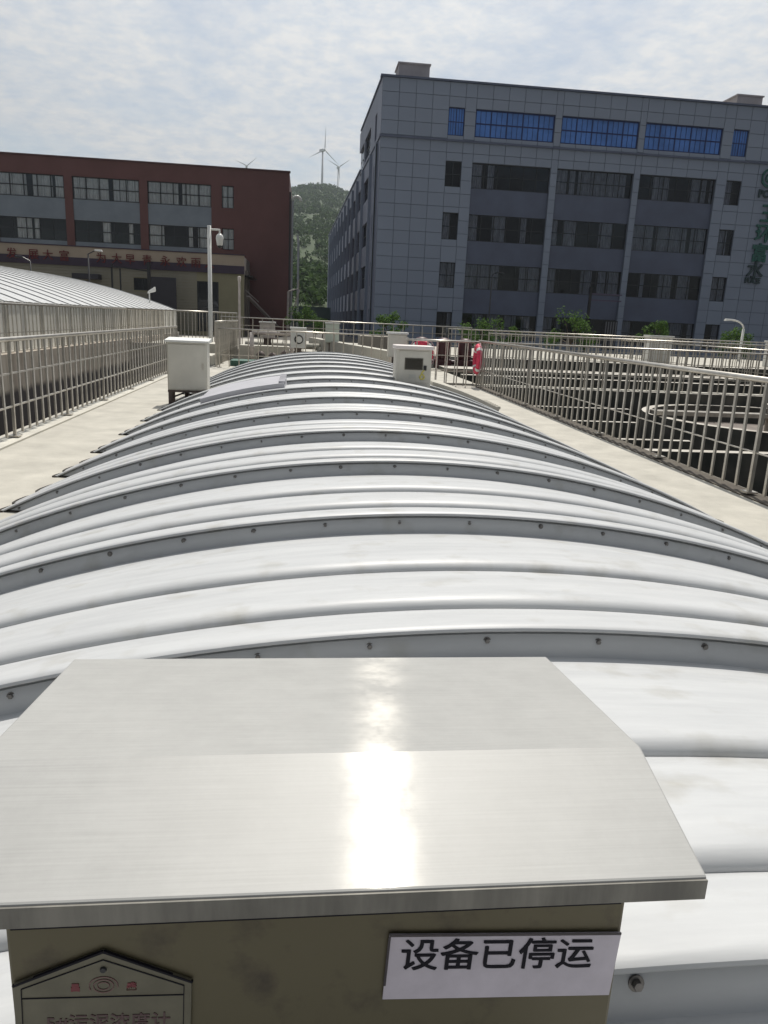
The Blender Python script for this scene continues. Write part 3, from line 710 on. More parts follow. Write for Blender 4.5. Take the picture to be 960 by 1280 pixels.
# red pumps seen through the railings, right of the meter cabinet
for k, (x, y) in enumerate(((4.1, 26.4), (4.9, 26.5), (5.7, 26.6))):
    t = empty('pump', (x, y, -.004 if x < 4.6 else -.004), ('leftmost', 'middle', 'rightmost')[k] + ' of three dark red pumps behind the railings right of the meter cabinet', 'pump', 'red pumps behind the railings')
    pm = M('pump_red', (.055, .012, .016), .5, nscale=4, namt=.3)
    part('motor', MB().lathe((0, 0, 0), [(.22, .30), (.24, .34), (.24, .92), (.20, 1.0), (.08, 1.04)], 16), pm, t, True)
    part('base', MB().box(-.27, .27, -.27, .27, 0, .30), pm, t, bevel=.02)
    part('outlet', MB().tube((.2, 0, .2), (.42, 0, .2), .08), pm, t)

def lifebuoy(loc, rz, tilt, label, R=.30, r=.075):
    t = empty('lifebuoy', loc, label, 'lifebuoy', 'red lifebuoys on the railings', rz)
    mb = MB(); n, k = 32, 12; vs = []; fs = []
    for i in range(n):
        a = 2 * pi * i / n
        for j in range(k):
            b = 2 * pi * j / k; rr = R + r * cos(b); vs.append((r * .9 * sin(b), rr * cos(a), rr * sin(a)))
    for i in range(n):
        for j in range(k): fs.append((i * k + j, ((i + 1) % n) * k + j, ((i + 1) % n) * k + (j + 1) % k, i * k + (j + 1) % k))
    o = part('ring', mb.add(vs, fs), REDP, t, True)
    for a0 in (radians(45), radians(135), radians(225), radians(315)):
        sg = []
        for s in (-.12, -.06, 0, .06, .12):
            a = a0 + s; sg.append(a)
        vs = []; fs = []
        for i, a in enumerate(sg):
            for j in range(k):
                b = 2 * pi * j / k; rr = R + (r + .004) * cos(b); vs.append(((r * .9 + .004) * sin(b), rr * cos(a), rr * sin(a)))
        for i in range(4):
            for j in range(k): fs.append((i * k + j, (i + 1) * k + j, (i + 1) * k + (j + 1) % k, i * k + (j + 1) % k))
        part('white_band', MB().add(vs, fs), WHITE_P, o, True)
    rp = MB(); m_ = 28
    for q in range(m_):
        a, b = 2 * pi * q / m_, 2 * pi * (q + 1) / m_
        rr = lambda z: R + r + .015 + .03 * abs(sin(2 * z))
        rp.tube((.02, rr(a) * cos(a), rr(a) * sin(a)), (.02, rr(b) * cos(b), rr(b) * sin(b)), .008, n=5)
    part('rope', rp, M('buoy_rope', (.55, .35, .38), .8), t)
    return t
lifebuoy((4.28, 18.45, .70), radians(-4), 0, 'red lifebuoy hanging at the far end of the right walkway railing')
lifebuoy((3.0, 19.22, .76), radians(60), 0, 'red lifebuoy behind the roof of the meter cabinet', .26, .07)

def camera_pole():
    t = empty('camera_pole', (-3.2, 26.9, 0), 'tall white pole with a dome security camera left of the vault', 'camera pole')
    part('pole', MB().lathe((0, 0, 0), [(.085, 0), (.075, 1.0), (.06, 4.34)], 14), WHITE_P, t, True)
    part('base_plate', MB().box(-.16, .16, -.16, .16, 0, .03), STEEL_D, t)
    part('arm', MB().tube((0, 0, 4.22), (.34, 0, 4.22), .03).tube((.34, 0, 4.24), (.34, 0, 4.08), .028), WHITE_P, t)
    o = part('camera', MB().lathe((.34, 0, 3.68), [(.05, .0), (.095, .06), (.105, .14), (.12, .22), (.13, .27), (.11, .36), (.05, .42)], 18), WHITE_P, t, True)
    part('dome_glass', MB().lathe((.34, 0, 3.64), [(.02, 0), (.07, .03), (.09, .075)], 16), BLACK, o, True)
camera_pole()
def lamp_post(loc, h, arm, label, m, head=WHITE_P, curve=False, group='lamp posts', r=.045):
    t = empty('lamp_post', loc, label, 'lamp post', group)
    part('pole', MB().lathe((0, 0, 0), [(r * 1.5, -.4), (r * 1.3, .3), (r, h)], 10), m, t, True)
    pts = [(0, 0, h)]
    if curve:
        for k in range(1, 7): a = k / 6 * pi / 2; pts.append((arm * (1 - cos(a)), 0, h + abs(arm) * .6 * sin(a)))
    else: pts.append((arm, 0, h + abs(arm) * .5))
    part('arm', MB().path(pts, r * .75, 8), m, t)
    e = pts[-1]; sg = 1 if arm > 0 else -1
    hd = MB().add([(e[0] - .05 * sg, -.10, e[2] - .03), (e[0] + .42 * sg, -.13, e[2] - .06), (e[0] + .42 * sg, .13, e[2] - .06), (e[0] - .05 * sg, .10, e[2] - .03),
                   (e[0] - .05 * sg, -.07, e[2] + .05), (e[0] + .38 * sg, -.09, e[2] + .06), (e[0] + .38 * sg, .09, e[2] + .06), (e[0] - .05 * sg, .07, e[2] + .05)],
                  [(0, 3, 2, 1), (4, 5, 6, 7), (0, 1, 5, 4), (1, 2, 6, 5), (2, 3, 7, 6), (3, 0, 4, 7)])
    part('lamp_head', hd, head, t, bevel=.02)
BLK = M('black_lamp_metal', (.02, .02, .022), .4, nscale=3, namt=.1)
lamp_post((-16.75, 50, -.3), 4.4, -.45, 'thin black lamp post above the left end of the large vault', BLK, BLK)
lamp_post((-13.3, 50, -.3), 5.0, .45, 'black lamp post with bright head in front of the red lettering', BLK, WHITE_P)
lamp_post((24.1, 40, .2), 1.75, -.75, 'white curved lamp post in front of the grey building', WHITE_P, WHITE_P, True, r=.06)
lamp_post((14.0, 57.5, -.3), 5.4, .5, 'slim dark lamp post before the grey building, left bay', BLK, BLK, True)
tag(part('marker_post', MB().lathe((-2.26, 27.4, 0), [(.045, 0), (.04, 2.62), (.06, 2.66), (.06, 2.76), (.03, 2.80)], 10), PINKISH), 'short slim grey post right of the camera pole', 'post')
def floodlight(loc, label):
    t = empty('floodlight', loc, label, 'floodlight')
    part('stem', MB().tube((0, 0, 0), (0, 0, .55), .035), WHITE_P, t)
    part('head', MB().add([(-.10, -.06, .5), (.32, -.10, .62), (.32, .10, .62), (-.10, .06, .5), (-.06, -.08, .62), (.30, -.14, .86), (.30, .14, .86), (-.06, .08, .62)],
         [(0, 3, 2, 1), (4, 5, 6, 7), (0, 1, 5, 4), (1, 2, 6, 5), (2, 3, 7, 6), (3, 0, 4, 7)]), WHITE_P, t, bevel=.03)
floodlight((-8.05, 41.5, 1.85), 'white floodlight peeking over the end of the large vault')
def gantry():
    t = empty('sign_gantry', (21.6, 57, -.3), 'dark steel gantry post with a cross beam before the grey building', 'gantry')
    part('post', MB().box(-.09, .09, -.09, .09, 0, 5.0), BLK, t)
    part('beam', MB().box(-.1, 2.5, -.05, .05, 4.0, 4.1).box(-.1, 2.5, -.05, .05, 4.45, 4.55), M('gantry_paint', (.10, .08, .13), .5), t)
    part('notice_frame', MB().box(1.35, 2.4, -.06, .06, .4, 2.6), BLK, t)
    for k in range(5): part('bar', MB().box(1.45 + k * .2, 1.52 + k * .2, -.08, -.0605, .5, 2.5), M('frame_grey', (.18, .18, .20), .5), t)
gantry()
for x, z, lb in ((22.3, 1.35, 'small white equipment box on the far railing below the curved lamp'), (16.4, 1.36, 'flat white cover on the far railing before the round shrub')):
    t = empty('equipment_box', (x, 34.0, .2), lb, 'box')
    wd = .42 if x > 20 else .55
    part('body', MB().box(-wd, wd, -.3, .3, 0, z - .2), WHITE_P, t, bevel=.02); part('roof', MB().box(-wd - .05, wd + .05, -.35, .35, z - .2, z - .14), WHITE_P, t, bevel=.01)

# ================================================================== buildings
def glass_mat(name, tint, refl=.5, rough=.04, alpha=.35):
    """window glass: part mirror, part see-through"""
    m = bpy.data.materials.new(name); m.use_nodes = True; t = m.node_tree; t.nodes.remove(t.nodes['Principled BSDF'])
    g = t.nodes.new('ShaderNodeBsdfGlossy'); g.inputs['Roughness'].default_value = rough; g.inputs['Color'].default_value = (.9, .93, 1, 1)
    tr = t.nodes.new('ShaderNodeBsdfTransparent'); tr.inputs['Color'].default_value = (*tint, 1)
    fr = t.nodes.new('ShaderNodeFresnel'); fr.inputs['IOR'].default_value = 1.5
    a = t.nodes.new('ShaderNodeMath'); a.operation = 'MULTIPLY_ADD'; a.inputs[1].default_value = .9; a.inputs[2].default_value = refl; t.links.new(fr.outputs[0], a.inputs[0])
    ms = t.nodes.new('ShaderNodeMixShader'); t.links.new(a.outputs[0], ms.inputs[0]); t.links.new(tr.outputs[0], ms.inputs[1]); t.links.new(g.outputs[0], ms.inputs[2])
    n = t.nodes.new('ShaderNodeTexNoise'); n.inputs['Scale'].default_value = .7; b = t.nodes.new('ShaderNodeBump'); b.inputs['Strength'].default_value = .08; b.inputs['Distance'].default_value = .05
    co = t.nodes.new('ShaderNodeTexCoord'); t.links.new(co.outputs['Object'], n.inputs['Vector']); t.links.new(n.outputs['Fac'], b.inputs['Height']); t.links.new(b.outputs[0], g.inputs['Normal'])
    t.links.new(ms.outputs[0], t.nodes['Material Output'].inputs[0]); return m
GLASS_RED = glass_mat('clear_window_glass', (.94, .96, .96), .03)
GLASS_GREY = glass_mat('dark_window_glass', (.72, .76, .82), .015)
BLUEGL = M('blue_reflective_glass', (.07, .19, .54), .12, nscale=.5, namt=.25, spec=.7)
ROOM = M('dark_room', (.03, .03, .032), .9, nscale=.4, namt=.4)
CURT_W = M('white_curtain', (.82, .84, .86), .9, nscale=2, namt=.12)
CURT_G = M('grey_curtain', (.40, .41, .46), .9, nscale=2, namt=.2)
FRAME_D = M('dark_window_frame', (.03, .035, .04), .5)
FRAME_B = M('blue_window_frame', (.012, .03, .12), .5)

def curtain_mesh(wd, z0, z1, seed):
    r = random.Random(seed); n = max(6, int(wd / .06)); vs = []; ph = r.uniform(0, 6)
    for i in range(n + 1):
        x = wd * i / n; y = .05 * sin(x * 26 + ph) + .02 * sin(x * 61)
        vs += [(x, y, z0), (x * .98, y * 1.1, z1)]
    return MB().add(vs, [(2 * i, 2 * i + 2, 2 * i + 3, 2 * i + 1) for i in range(n)])

def window(par, x0, x1, z0, z1, cols, rows, frame_m, glass_m, loc, rz, y=.14, fw=.07, curtains=0.0, cm=None, seed=0, thick=.06):
    """window part (frame mesh) with pane and curtain sub-parts, in facade coordinates (x along, z up, -y outwards)"""
    mb = MB(); wd = x1 - x0; ht = z1 - z0
    mb.box(x0, x1, y, y + thick, z0, z0 + fw); mb.box(x0, x1, y, y + thick, z1 - fw, z1)
    for i in range(cols + 1):
        xc = x0 + wd * i / cols; a, b = max(x0, xc - fw / 2), min(x1, xc + fw / 2)
        if i == 0: b = x0 + fw
        if i == cols: a = x1 - fw
        mb.box(a, b, y + .001, y + thick - .001, z0 + fw, z1 - fw)
    zr = [z0 + ht * (k + 1) / rows for k in range(rows - 1)] if rows != 2 else [z0 + ht * .5]
    for z in zr: mb.box(x0 + fw, x1 - fw, y + .003, y + thick - .003, z - fw / 2, z + fw / 2)
    w_ = link('window', mb.mesh('window'), par, frame_m, loc=loc, rot=(0, 0, rz))
    zz = [z0] + zr + [z1]; r = random.Random(seed)
    for i in range(cols):
        for k in range(len(zz) - 1):
            a = x0 + wd * i / cols + .02; b = x0 + wd * (i + 1) / cols - .02
            tl = r.uniform(-.008, .008); c = zz[k] + .02; d = zz[k + 1] - .02
            p = MB().add([(a, y + .03, c), (b, y + .03 + tl, c), (b, y + .03 + tl, d), (a, y + .03, d)], [(0, 1, 2, 3)])
            link('pane', p.mesh('pane'), w_, glass_m)
            if glass_m is BLUEGL:       # extra thin glazing bars inside each blue unit
                g = MB()
                for q in (1, 2): xq = a + (b - a) * q / 3; g.box(xq - .014, xq + .014, y + .006, y + .026, c, d)
                link('glazing_bar', g.mesh('glazing_bar'), w_, frame_m)
    if curtains and cm:
        x = x0 + .05
        while x < x1 - .2:
            cw = min(r.uniform(.35, 1.3), x1 - .05 - x)
            if r.random() < curtains:
                o = link('curtain', curtain_mesh(cw, z0 + .04, z1 - .03, r.random()).mesh('curtain'), w_, cm, loc=(x, y + .14, 0))
            x += cw + (.02 if r.random() < .6 else r.uniform(.1, .5))
    return w_

def cells(xs, zs, solid):
    for i in range(len(xs) - 1):
        for j in range(len(zs) - 1):
            if solid(i, j): yield xs[i], xs[i + 1], zs[j], zs[j + 1]

def merged_wall(xs, zs, solid, y0, y1):
    """wall boxes merged along each column so that no inner faces lie in one plane"""
    mb = MB()
    for i in range(len(xs) - 1):
        j = 0
        while j < len(zs) - 1:
            if solid(i, j):
                k = j
                while k + 1 < len(zs) - 1 and solid(i, k + 1): k += 1
                mb.box(xs[i], xs[i + 1], y0, y1, zs[j], zs[k + 1]); j = k + 1
            else: j += 1
    return mb

def tile_mat(name, col, amt):
    m = bpy.data.materials.new(name); m.use_nodes = True; t = m.node_tree; p = t.nodes['Principled BSDF']; p.inputs['Roughness'].default_value = .55
    oi = t.nodes.new('ShaderNodeObjectInfo'); co = t.nodes.new('ShaderNodeTexCoord'); n = t.nodes.new('ShaderNodeTexNoise'); n.inputs['Scale'].default_value = .6; n.inputs['Detail'].default_value = 5
    t.links.new(co.outputs['Object'], n.inputs['Vector'])
    a = t.nodes.new('ShaderNodeMath'); a.operation = 'MULTIPLY_ADD'; a.inputs[1].default_value = .5; t.links.new(oi.outputs['Random'], a.inputs[0])
    h = t.nodes.new('ShaderNodeMath'); h.operation = 'MULTIPLY'; h.inputs[1].default_value = .5; t.links.new(n.outputs['Fac'], h.inputs[0]); t.links.new(h.outputs[0], a.inputs[2])
    rp = t.nodes.new('ShaderNodeValToRGB'); rp.color_ramp.elements[0].color = (*[c * (1 - amt) for c in col], 1); rp.color_ramp.elements[1].color = (*[c * (1 + amt) for c in col], 1)
    t.links.new(a.outputs[0], rp.inputs[0]); t.links.new(rp.outputs[0], p.inputs['Base Color']); return m
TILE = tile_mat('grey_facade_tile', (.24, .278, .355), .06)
JOINT = M('facade_joint', (.15, .172, .22), .9)
SPAN_G = M('dark_spandrel', (.10, .118, .175), .5, nscale=.5, namt=.12)

def grey_building():
    Y0 = 60.0
    t = empty('office_building', (5.4, Y0, -.3), 'grey tiled office block with blue top windows and dark bays', 'building')
    off = Vector((-5.4, -Y0, .3)); L0 = Vector((0, Y0, 0)) + off
    xs = [5.4, 10.40, 11.62, 12.45, 18.55, 19.08, 25.20, 25.70, 31.95, 32.81, 34.07, 44.0]
    zs = [-.3, .45, 2.40, 4.25, 6.13, 7.82, 9.75, 11.60, 13.38, 15.15, 17.05, 18.72]
    narrow, bays, rows_low, blue = (1, 9), (3, 5, 7), (1, 3, 5, 7), 9
    def solid(i, j):
        if j == blue: return not (i in narrow or i in bays)
        if i in narrow: return j not in rows_low
        if i in bays: return not (1 <= j <= 7)
        return True
    # backing wall behind the tiles (dark joints show it)
    link('wall', merged_wall(xs, zs, solid, .07, .40).mesh('wall'), t, JOINT, loc=L0)
    # tiles
    tiles = []; grid = [-.3 + .951 * k for k in range(21)]
    for i in range(len(xs) - 1):
        j = 0
        while j < len(zs) - 1:
            if not solid(i, j): j += 1; continue
            k = j
            while k + 1 < len(zs) - 1 and solid(i, k + 1): k += 1
            za, zb = zs[j], zs[k + 1]; j = k + 1
            cuts = [za] + [g for g in grid if za + .35 < g < zb - .35] + [zb]; nx = max(1, round((xs[i + 1] - xs[i]) / 1.27))
            for q in range(nx):
                a = xs[i] + (xs[i + 1] - xs[i]) * q / nx; b = xs[i] + (xs[i + 1] - xs[i]) * (q + 1) / nx
                for c, d in zip(cuts[:-1], cuts[1:]): tiles.append((a, b, c, d))
    tiles.sort(key=lambda r: (r[0] > 37.5, -(r[1] - r[0]) * (r[3] - r[2])))
    cache = {}; rest = MB(); J = .016
    for n, (a, b, c, d) in enumerate(tiles):
        dy = 0 if d > 14.9 else .0
        if n < 300:
            key = (round(b - a, 3), round(d - c, 3))
            if key not in cache:
                w2, h2 = (b - a) / 2 - J, (d - c) / 2 - J; me = MB().box(-w2, w2, 0, .068, -h2, h2).mesh('facade_tile'); me.materials.append(TILE); cache[key] = me
            link('facade_tile', cache[key], t, None, loc=Vector(((a + b) / 2, Y0 + random.uniform(0, .008), (c + d) / 2)) + off)
        else: rest.box(a + J, b - J, .004, .068, c + J, d - J)
    if rest.v: o = link('facade_tile', rest.mesh('facade_tile'), t, TILE, loc=L0); o['kind'] = 'stuff'
    # string course, parapet cap
    link('string_course', MB().box(5.3, 44, -.10, -.002, 14.72, 14.86).mesh('string_course'), t, SPAN_G, loc=L0)
    link('parapet_cap', MB().box(5.25, 44, -.10, .5, 18.725, 18.86).mesh('parapet_cap'), t, SPAN_G, loc=L0)
    # windows
    sd_ = 100
    for i in narrow:
        window(t, xs[i], xs[i + 1], zs[blue], zs[blue + 1], 2, 2, FRAME_B, BLUEGL, L0, 0, .16, .06, seed=sd_)
        for j in rows_low: sd_ += 1; window(t, xs[i], xs[i + 1], zs[j], zs[j + 1], 2, 2, FRAME_D, GLASS_GREY, L0, 0, .16, .05, .55, CURT_G, sd_)
    for i in bays:
        window(t, xs[i], xs[i + 1], zs[blue], zs[blue + 1], 5, 2, FRAME_B, BLUEGL, L0, 0, .16, .09, seed=sd_)
        for j in rows_low: sd_ += 1; window(t, xs[i], xs[i + 1], zs[j], zs[j + 1], 6, 2, FRAME_D, GLASS_GREY, L0, 0, .26, .05, .62, CURT_G, sd_)
        for j in (2, 4, 6): link('spandrel', MB().box(xs[i], xs[i + 1], .22, .40, zs[j], zs[j + 1]).mesh('spandrel'), t, SPAN_G, loc=L0)
    # rooms behind the glass, floors, roof
    link('room_wall', MB().box(5.75, 44, 2.2, 2.4, -.3, 18.3).mesh('room_wall'), t, ROOM, loc=L0)
    fl = MB()
    for z in (3.0, 6.8, 10.6, 14.3): fl.box(5.75, 44, .405, 2.19, z, z + .2)
    link('floor_slab', fl.mesh('floor_slab'), t, ROOM, loc=L0)
    link('roof', MB().box(5.75, 44, .42, 16.0, 18.30, 18.45).mesh('roof'), t, CONC_W, loc=L0)
    # side wall on the left, running back
    A_ = radians(-88.9); Ls = 76.0; org = Vector((5.4 - sin(radians(1.1)) * Ls, Y0 + .075 + cos(radians(1.1)) * Ls, 0)) + off
    bx = [0.0]; x = 2.0
    while x < Ls - 10: bx += [x, x + 4.9]; x += 5.6
    bx += [Ls - 4.2, Ls - 2.9, Ls]
    def ssolid(i, j):
        hole_col = i % 2 == 1
        if j >= 9 and bx[i + 1] < Ls - 17: return False          # top storey only near the front
        if j == 9: return not hole_col
        return not (hole_col and j in rows_low)
    zs2 = zs[:9] + [15.15, 17.05, 18.72]
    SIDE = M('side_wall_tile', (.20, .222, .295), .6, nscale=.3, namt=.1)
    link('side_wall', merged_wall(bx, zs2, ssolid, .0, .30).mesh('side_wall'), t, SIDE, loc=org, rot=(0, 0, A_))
    for i in range(len(bx) - 1):
        if i % 2: 
            for j in rows_low + (9,):
                if j == 9 and bx[i + 1] < Ls - 17: continue
                sd_ += 1; near = bx[i] > Ls - 30
                window(t, bx[i], bx[i + 1], zs2[j], zs2[j + 1], 4 if bx[i + 1] - bx[i] > 2 else 1, 2 if near else 1, FRAME_D, GLASS_GREY, org, A_, .16, .06, .4 if near else 0, CURT_G, sd_)
        elif 0 < i:                                              # light ribs between the window columns
            link('rib', MB().box((bx[i] + bx[i + 1]) / 2 - .12, (bx[i] + bx[i + 1]) / 2 + .12, -.22, -.002, -.3, 14.6).mesh('rib'), t, TILE, loc=org, rot=(0, 0, A_))
    link('side_room_wall', MB().box(0, Ls - .5, 1.6, 1.8, -.3, 14.9).mesh('side_room_wall'), t, ROOM, loc=org, rot=(0, 0, A_))
    link('side_parapet', MB().box(-.1, Ls - 16.2, -.10, .35, 15.151, 15.30).mesh('side_parapet'), t, SPAN_G, loc=org, rot=(0, 0, A_))
    link('side_string_course', MB().box(Ls - 16.2, Ls, -.08, -.002, 14.72, 14.86).mesh('side_string_course'), t, SPAN_G, loc=org, rot=(0, 0, A_))
    link('side_parapet', MB().box(Ls - 16.8, Ls + .02, -.09, .35, 18.721, 18.855).mesh('side_parapet'), t, SPAN_G, loc=org, rot=(0, 0, A_))
    link('lower_roof', MB().box(0, Ls - 16, .31, 30, 14.6, 14.75).mesh('lower_roof'), t, CONC_W, loc=org, rot=(0, 0, A_))
    link('back_wall', MB().box(Ls - 16.3, Ls - 16.05, .32, 30, 14.75, 18.4).mesh('back_wall'), t, SIDE, loc=org, rot=(0, 0, A_))
    # downpipe at the corner
    link('downpipe', MB().tube((Ls - 1.4, -.12, -.3), (Ls - 1.4, -.12, 14.5), .09).mesh('downpipe'), t, FRAME_D, loc=org, rot=(0, 0, A_))
    # vertical shop-style sign near the right edge
    green = M('sign_green', (.02, .105, .085), .5, nscale=1, namt=.12); dk = M('sign_dark', (.025, .05, .055), .5)
    lg = MB(); R1 = .62
    for k in range(36):
        a, b = 2 * pi * k / 36, 2 * pi * (k + 1) / 36; lg.bar((R1 * cos(a), 0, R1 * sin(a)), (R1 * cos(b), 0, R1 * sin(b)), .08, .17)
    for k in range(14):
        a, b = pi * .4 + pi * 1.2 * k / 14, pi * .4 + pi * 1.2 * (k + 1) / 14; lg.bar((.3 * cos(a), 0, .3 * sin(a)), (.3 * cos(b), 0, .3 * sin(b)), .08, .13)
    link('emblem', lg.mesh('emblem'), t, green, loc=Vector((36.3, Y0 - .06, 13.75)) + off)
    for tx, sz, x_, z_, m_ in (('POLE', .78, 36.45, 12.55, dk), ('玉', 1.5, 36.75, 11.05, green), ('环', 1.5, 36.55, 9.55, green), ('富', 1.5, 36.45, 8.05, green), ('水', 1.45, 36.3, 6.75, dk), ('FUCE', .55, 36.2, 6.0, dk)):
        link('lettering', text_mesh(tx, sz, .05, .03), t, m_, loc=Vector((x_, Y0 - .06, z_)) + off, rot=(radians(90), 0, 0))
    return t
grey_building()
for bx_, lb in (((6.65, 8.95, 61.0, 63.5, 18.455, 20.05), 'lilac-grey plant room box on the grey roof near its left corner'), ((33.5, 35.6, 61.5, 63.5, 18.455, 19.95), 'small grey box on the roof edge above the green sign')):
    t = empty('rooftop_unit', (bx_[0], bx_[2], 18.45), lb, 'rooftop unit', 'rooftop units on the grey building')
    rm = M('rooftop_render', (.36, .34, .36), .8, nscale=.8, namt=.15)
    part('body', MB().box(0, bx_[1] - bx_[0], 0, 2.2, .005, bx_[5] - bx_[4] - .1), rm, t); part('cap', MB().box(-.08, bx_[1] - bx_[0] + .08, -.08, 2.28, bx_[5] - bx_[4] - .1, bx_[5] - bx_[4]), rm, t)

def red_building():
    Y0 = 72.0; off = Vector((1.5, -Y0, .3)); L0 = Vector((0, Y0, 0)) + off
    t = empty('dormitory_building', (-1.5, Y0, -.3), 'dark maroon flat-roofed block with curtained window bands', 'building')
    maroon = M('maroon_render', (.142, .067, .063), .8, nscale=.4, namt=.10, bump=.05, bscale=8)
    sp = M('blue_grey_spandrel', (.20, .235, .275), .6, nscale=.5, namt=.12)
    xs = [-39.9, -33.6, -32.95, -27.2, -26.53, -20.87, -20.20, -14.55, -13.86, -8.36, -7.45, -6.40, -1.5]
    zs = [-.3, 6.15, 7.10, 8.90, 10.60, 12.46, 13.88]
    bays = (0, 2, 4, 6, 8); nar = 10
    def solid(i, j):
        if i in bays: return j in (0, 5)
        if i == nar: return j not in (2, 4)
        return True
    link('wall', merged_wall(xs, zs, solid, 0, .35).mesh('wall'), t, maroon, loc=L0)
    link('parapet_cap', MB().box(-39.95, -1.42, -.08, .45, 13.885, 14.0).mesh('parapet_cap'), t, M('maroon_cap', (.10, .05, .05), .7), loc=L0)
    s = 300
    for i in bays:
        for j in (1, 3): link('spandrel', MB().box(xs[i], xs[i + 1], .10, .35, zs[j] + .001, zs[j + 1] - .001).mesh('spandrel'), t, sp, loc=L0)
        for j, cu in ((2, .55), (4, .93)): s += 1; window(t, xs[i], xs[i + 1], zs[j], zs[j + 1], 5, 2, FRAME_D, GLASS_RED, L0, 0, .14, .075, cu, CURT_W, s)
    for j, cu in ((2, .6), (4, .6)): s += 1; window(t, xs[nar], xs[nar + 1], zs[j], zs[j + 1], 2, 2, FRAME_D, GLASS_RED, L0, 0, .14, .06, cu, CURT_W, s)
    link('side_wall', MB().box(-1.85, -1.50, .355, 14, -.3, 13.88).mesh('side_wall'), t, maroon, loc=L0)
    link('room_wall', MB().box(-39.9, -1.86, 2.0, 2.2, -.3, 13.6).mesh('room_wall'), t, ROOM, loc=L0)
    link('floor_slab', MB().box(-39.9, -1.86, .36, 1.99, 9.5, 9.7).mesh('floor_slab'), t, ROOM, loc=L0)
    link('roof', MB().box(-39.9, -1.86, .36, 14, 13.5, 13.65).mesh('roof'), t, CONC_W, loc=L0)
    pp = M('pale_downpipe', (.42, .43, .46), .5, nscale=1, namt=.1)
    link('downpipe', MB().tube((-1.22, .3, -.3), (-1.22, .3, 11.6), .10).mesh('downpipe'), t, pp, loc=L0)
    mb = MB(); pts = [(-1.22, .3, 11.6)] + [(-1.22 + .38 * (1 - cos(a)), .3, 11.6 + .38 * sin(a)) for a in [pi * k / 8 for k in range(1, 9)]]
    mb.path(pts, .13, 10); link('swan_neck', mb.mesh('swan_neck'), t, WHITE_P, loc=L0)
    link('dark_strip', MB().box(-1.495, -1.34, .05, .6, -.3, 12.3).mesh('dark_strip'), t, BLK, loc=L0)
    return t
red_building()

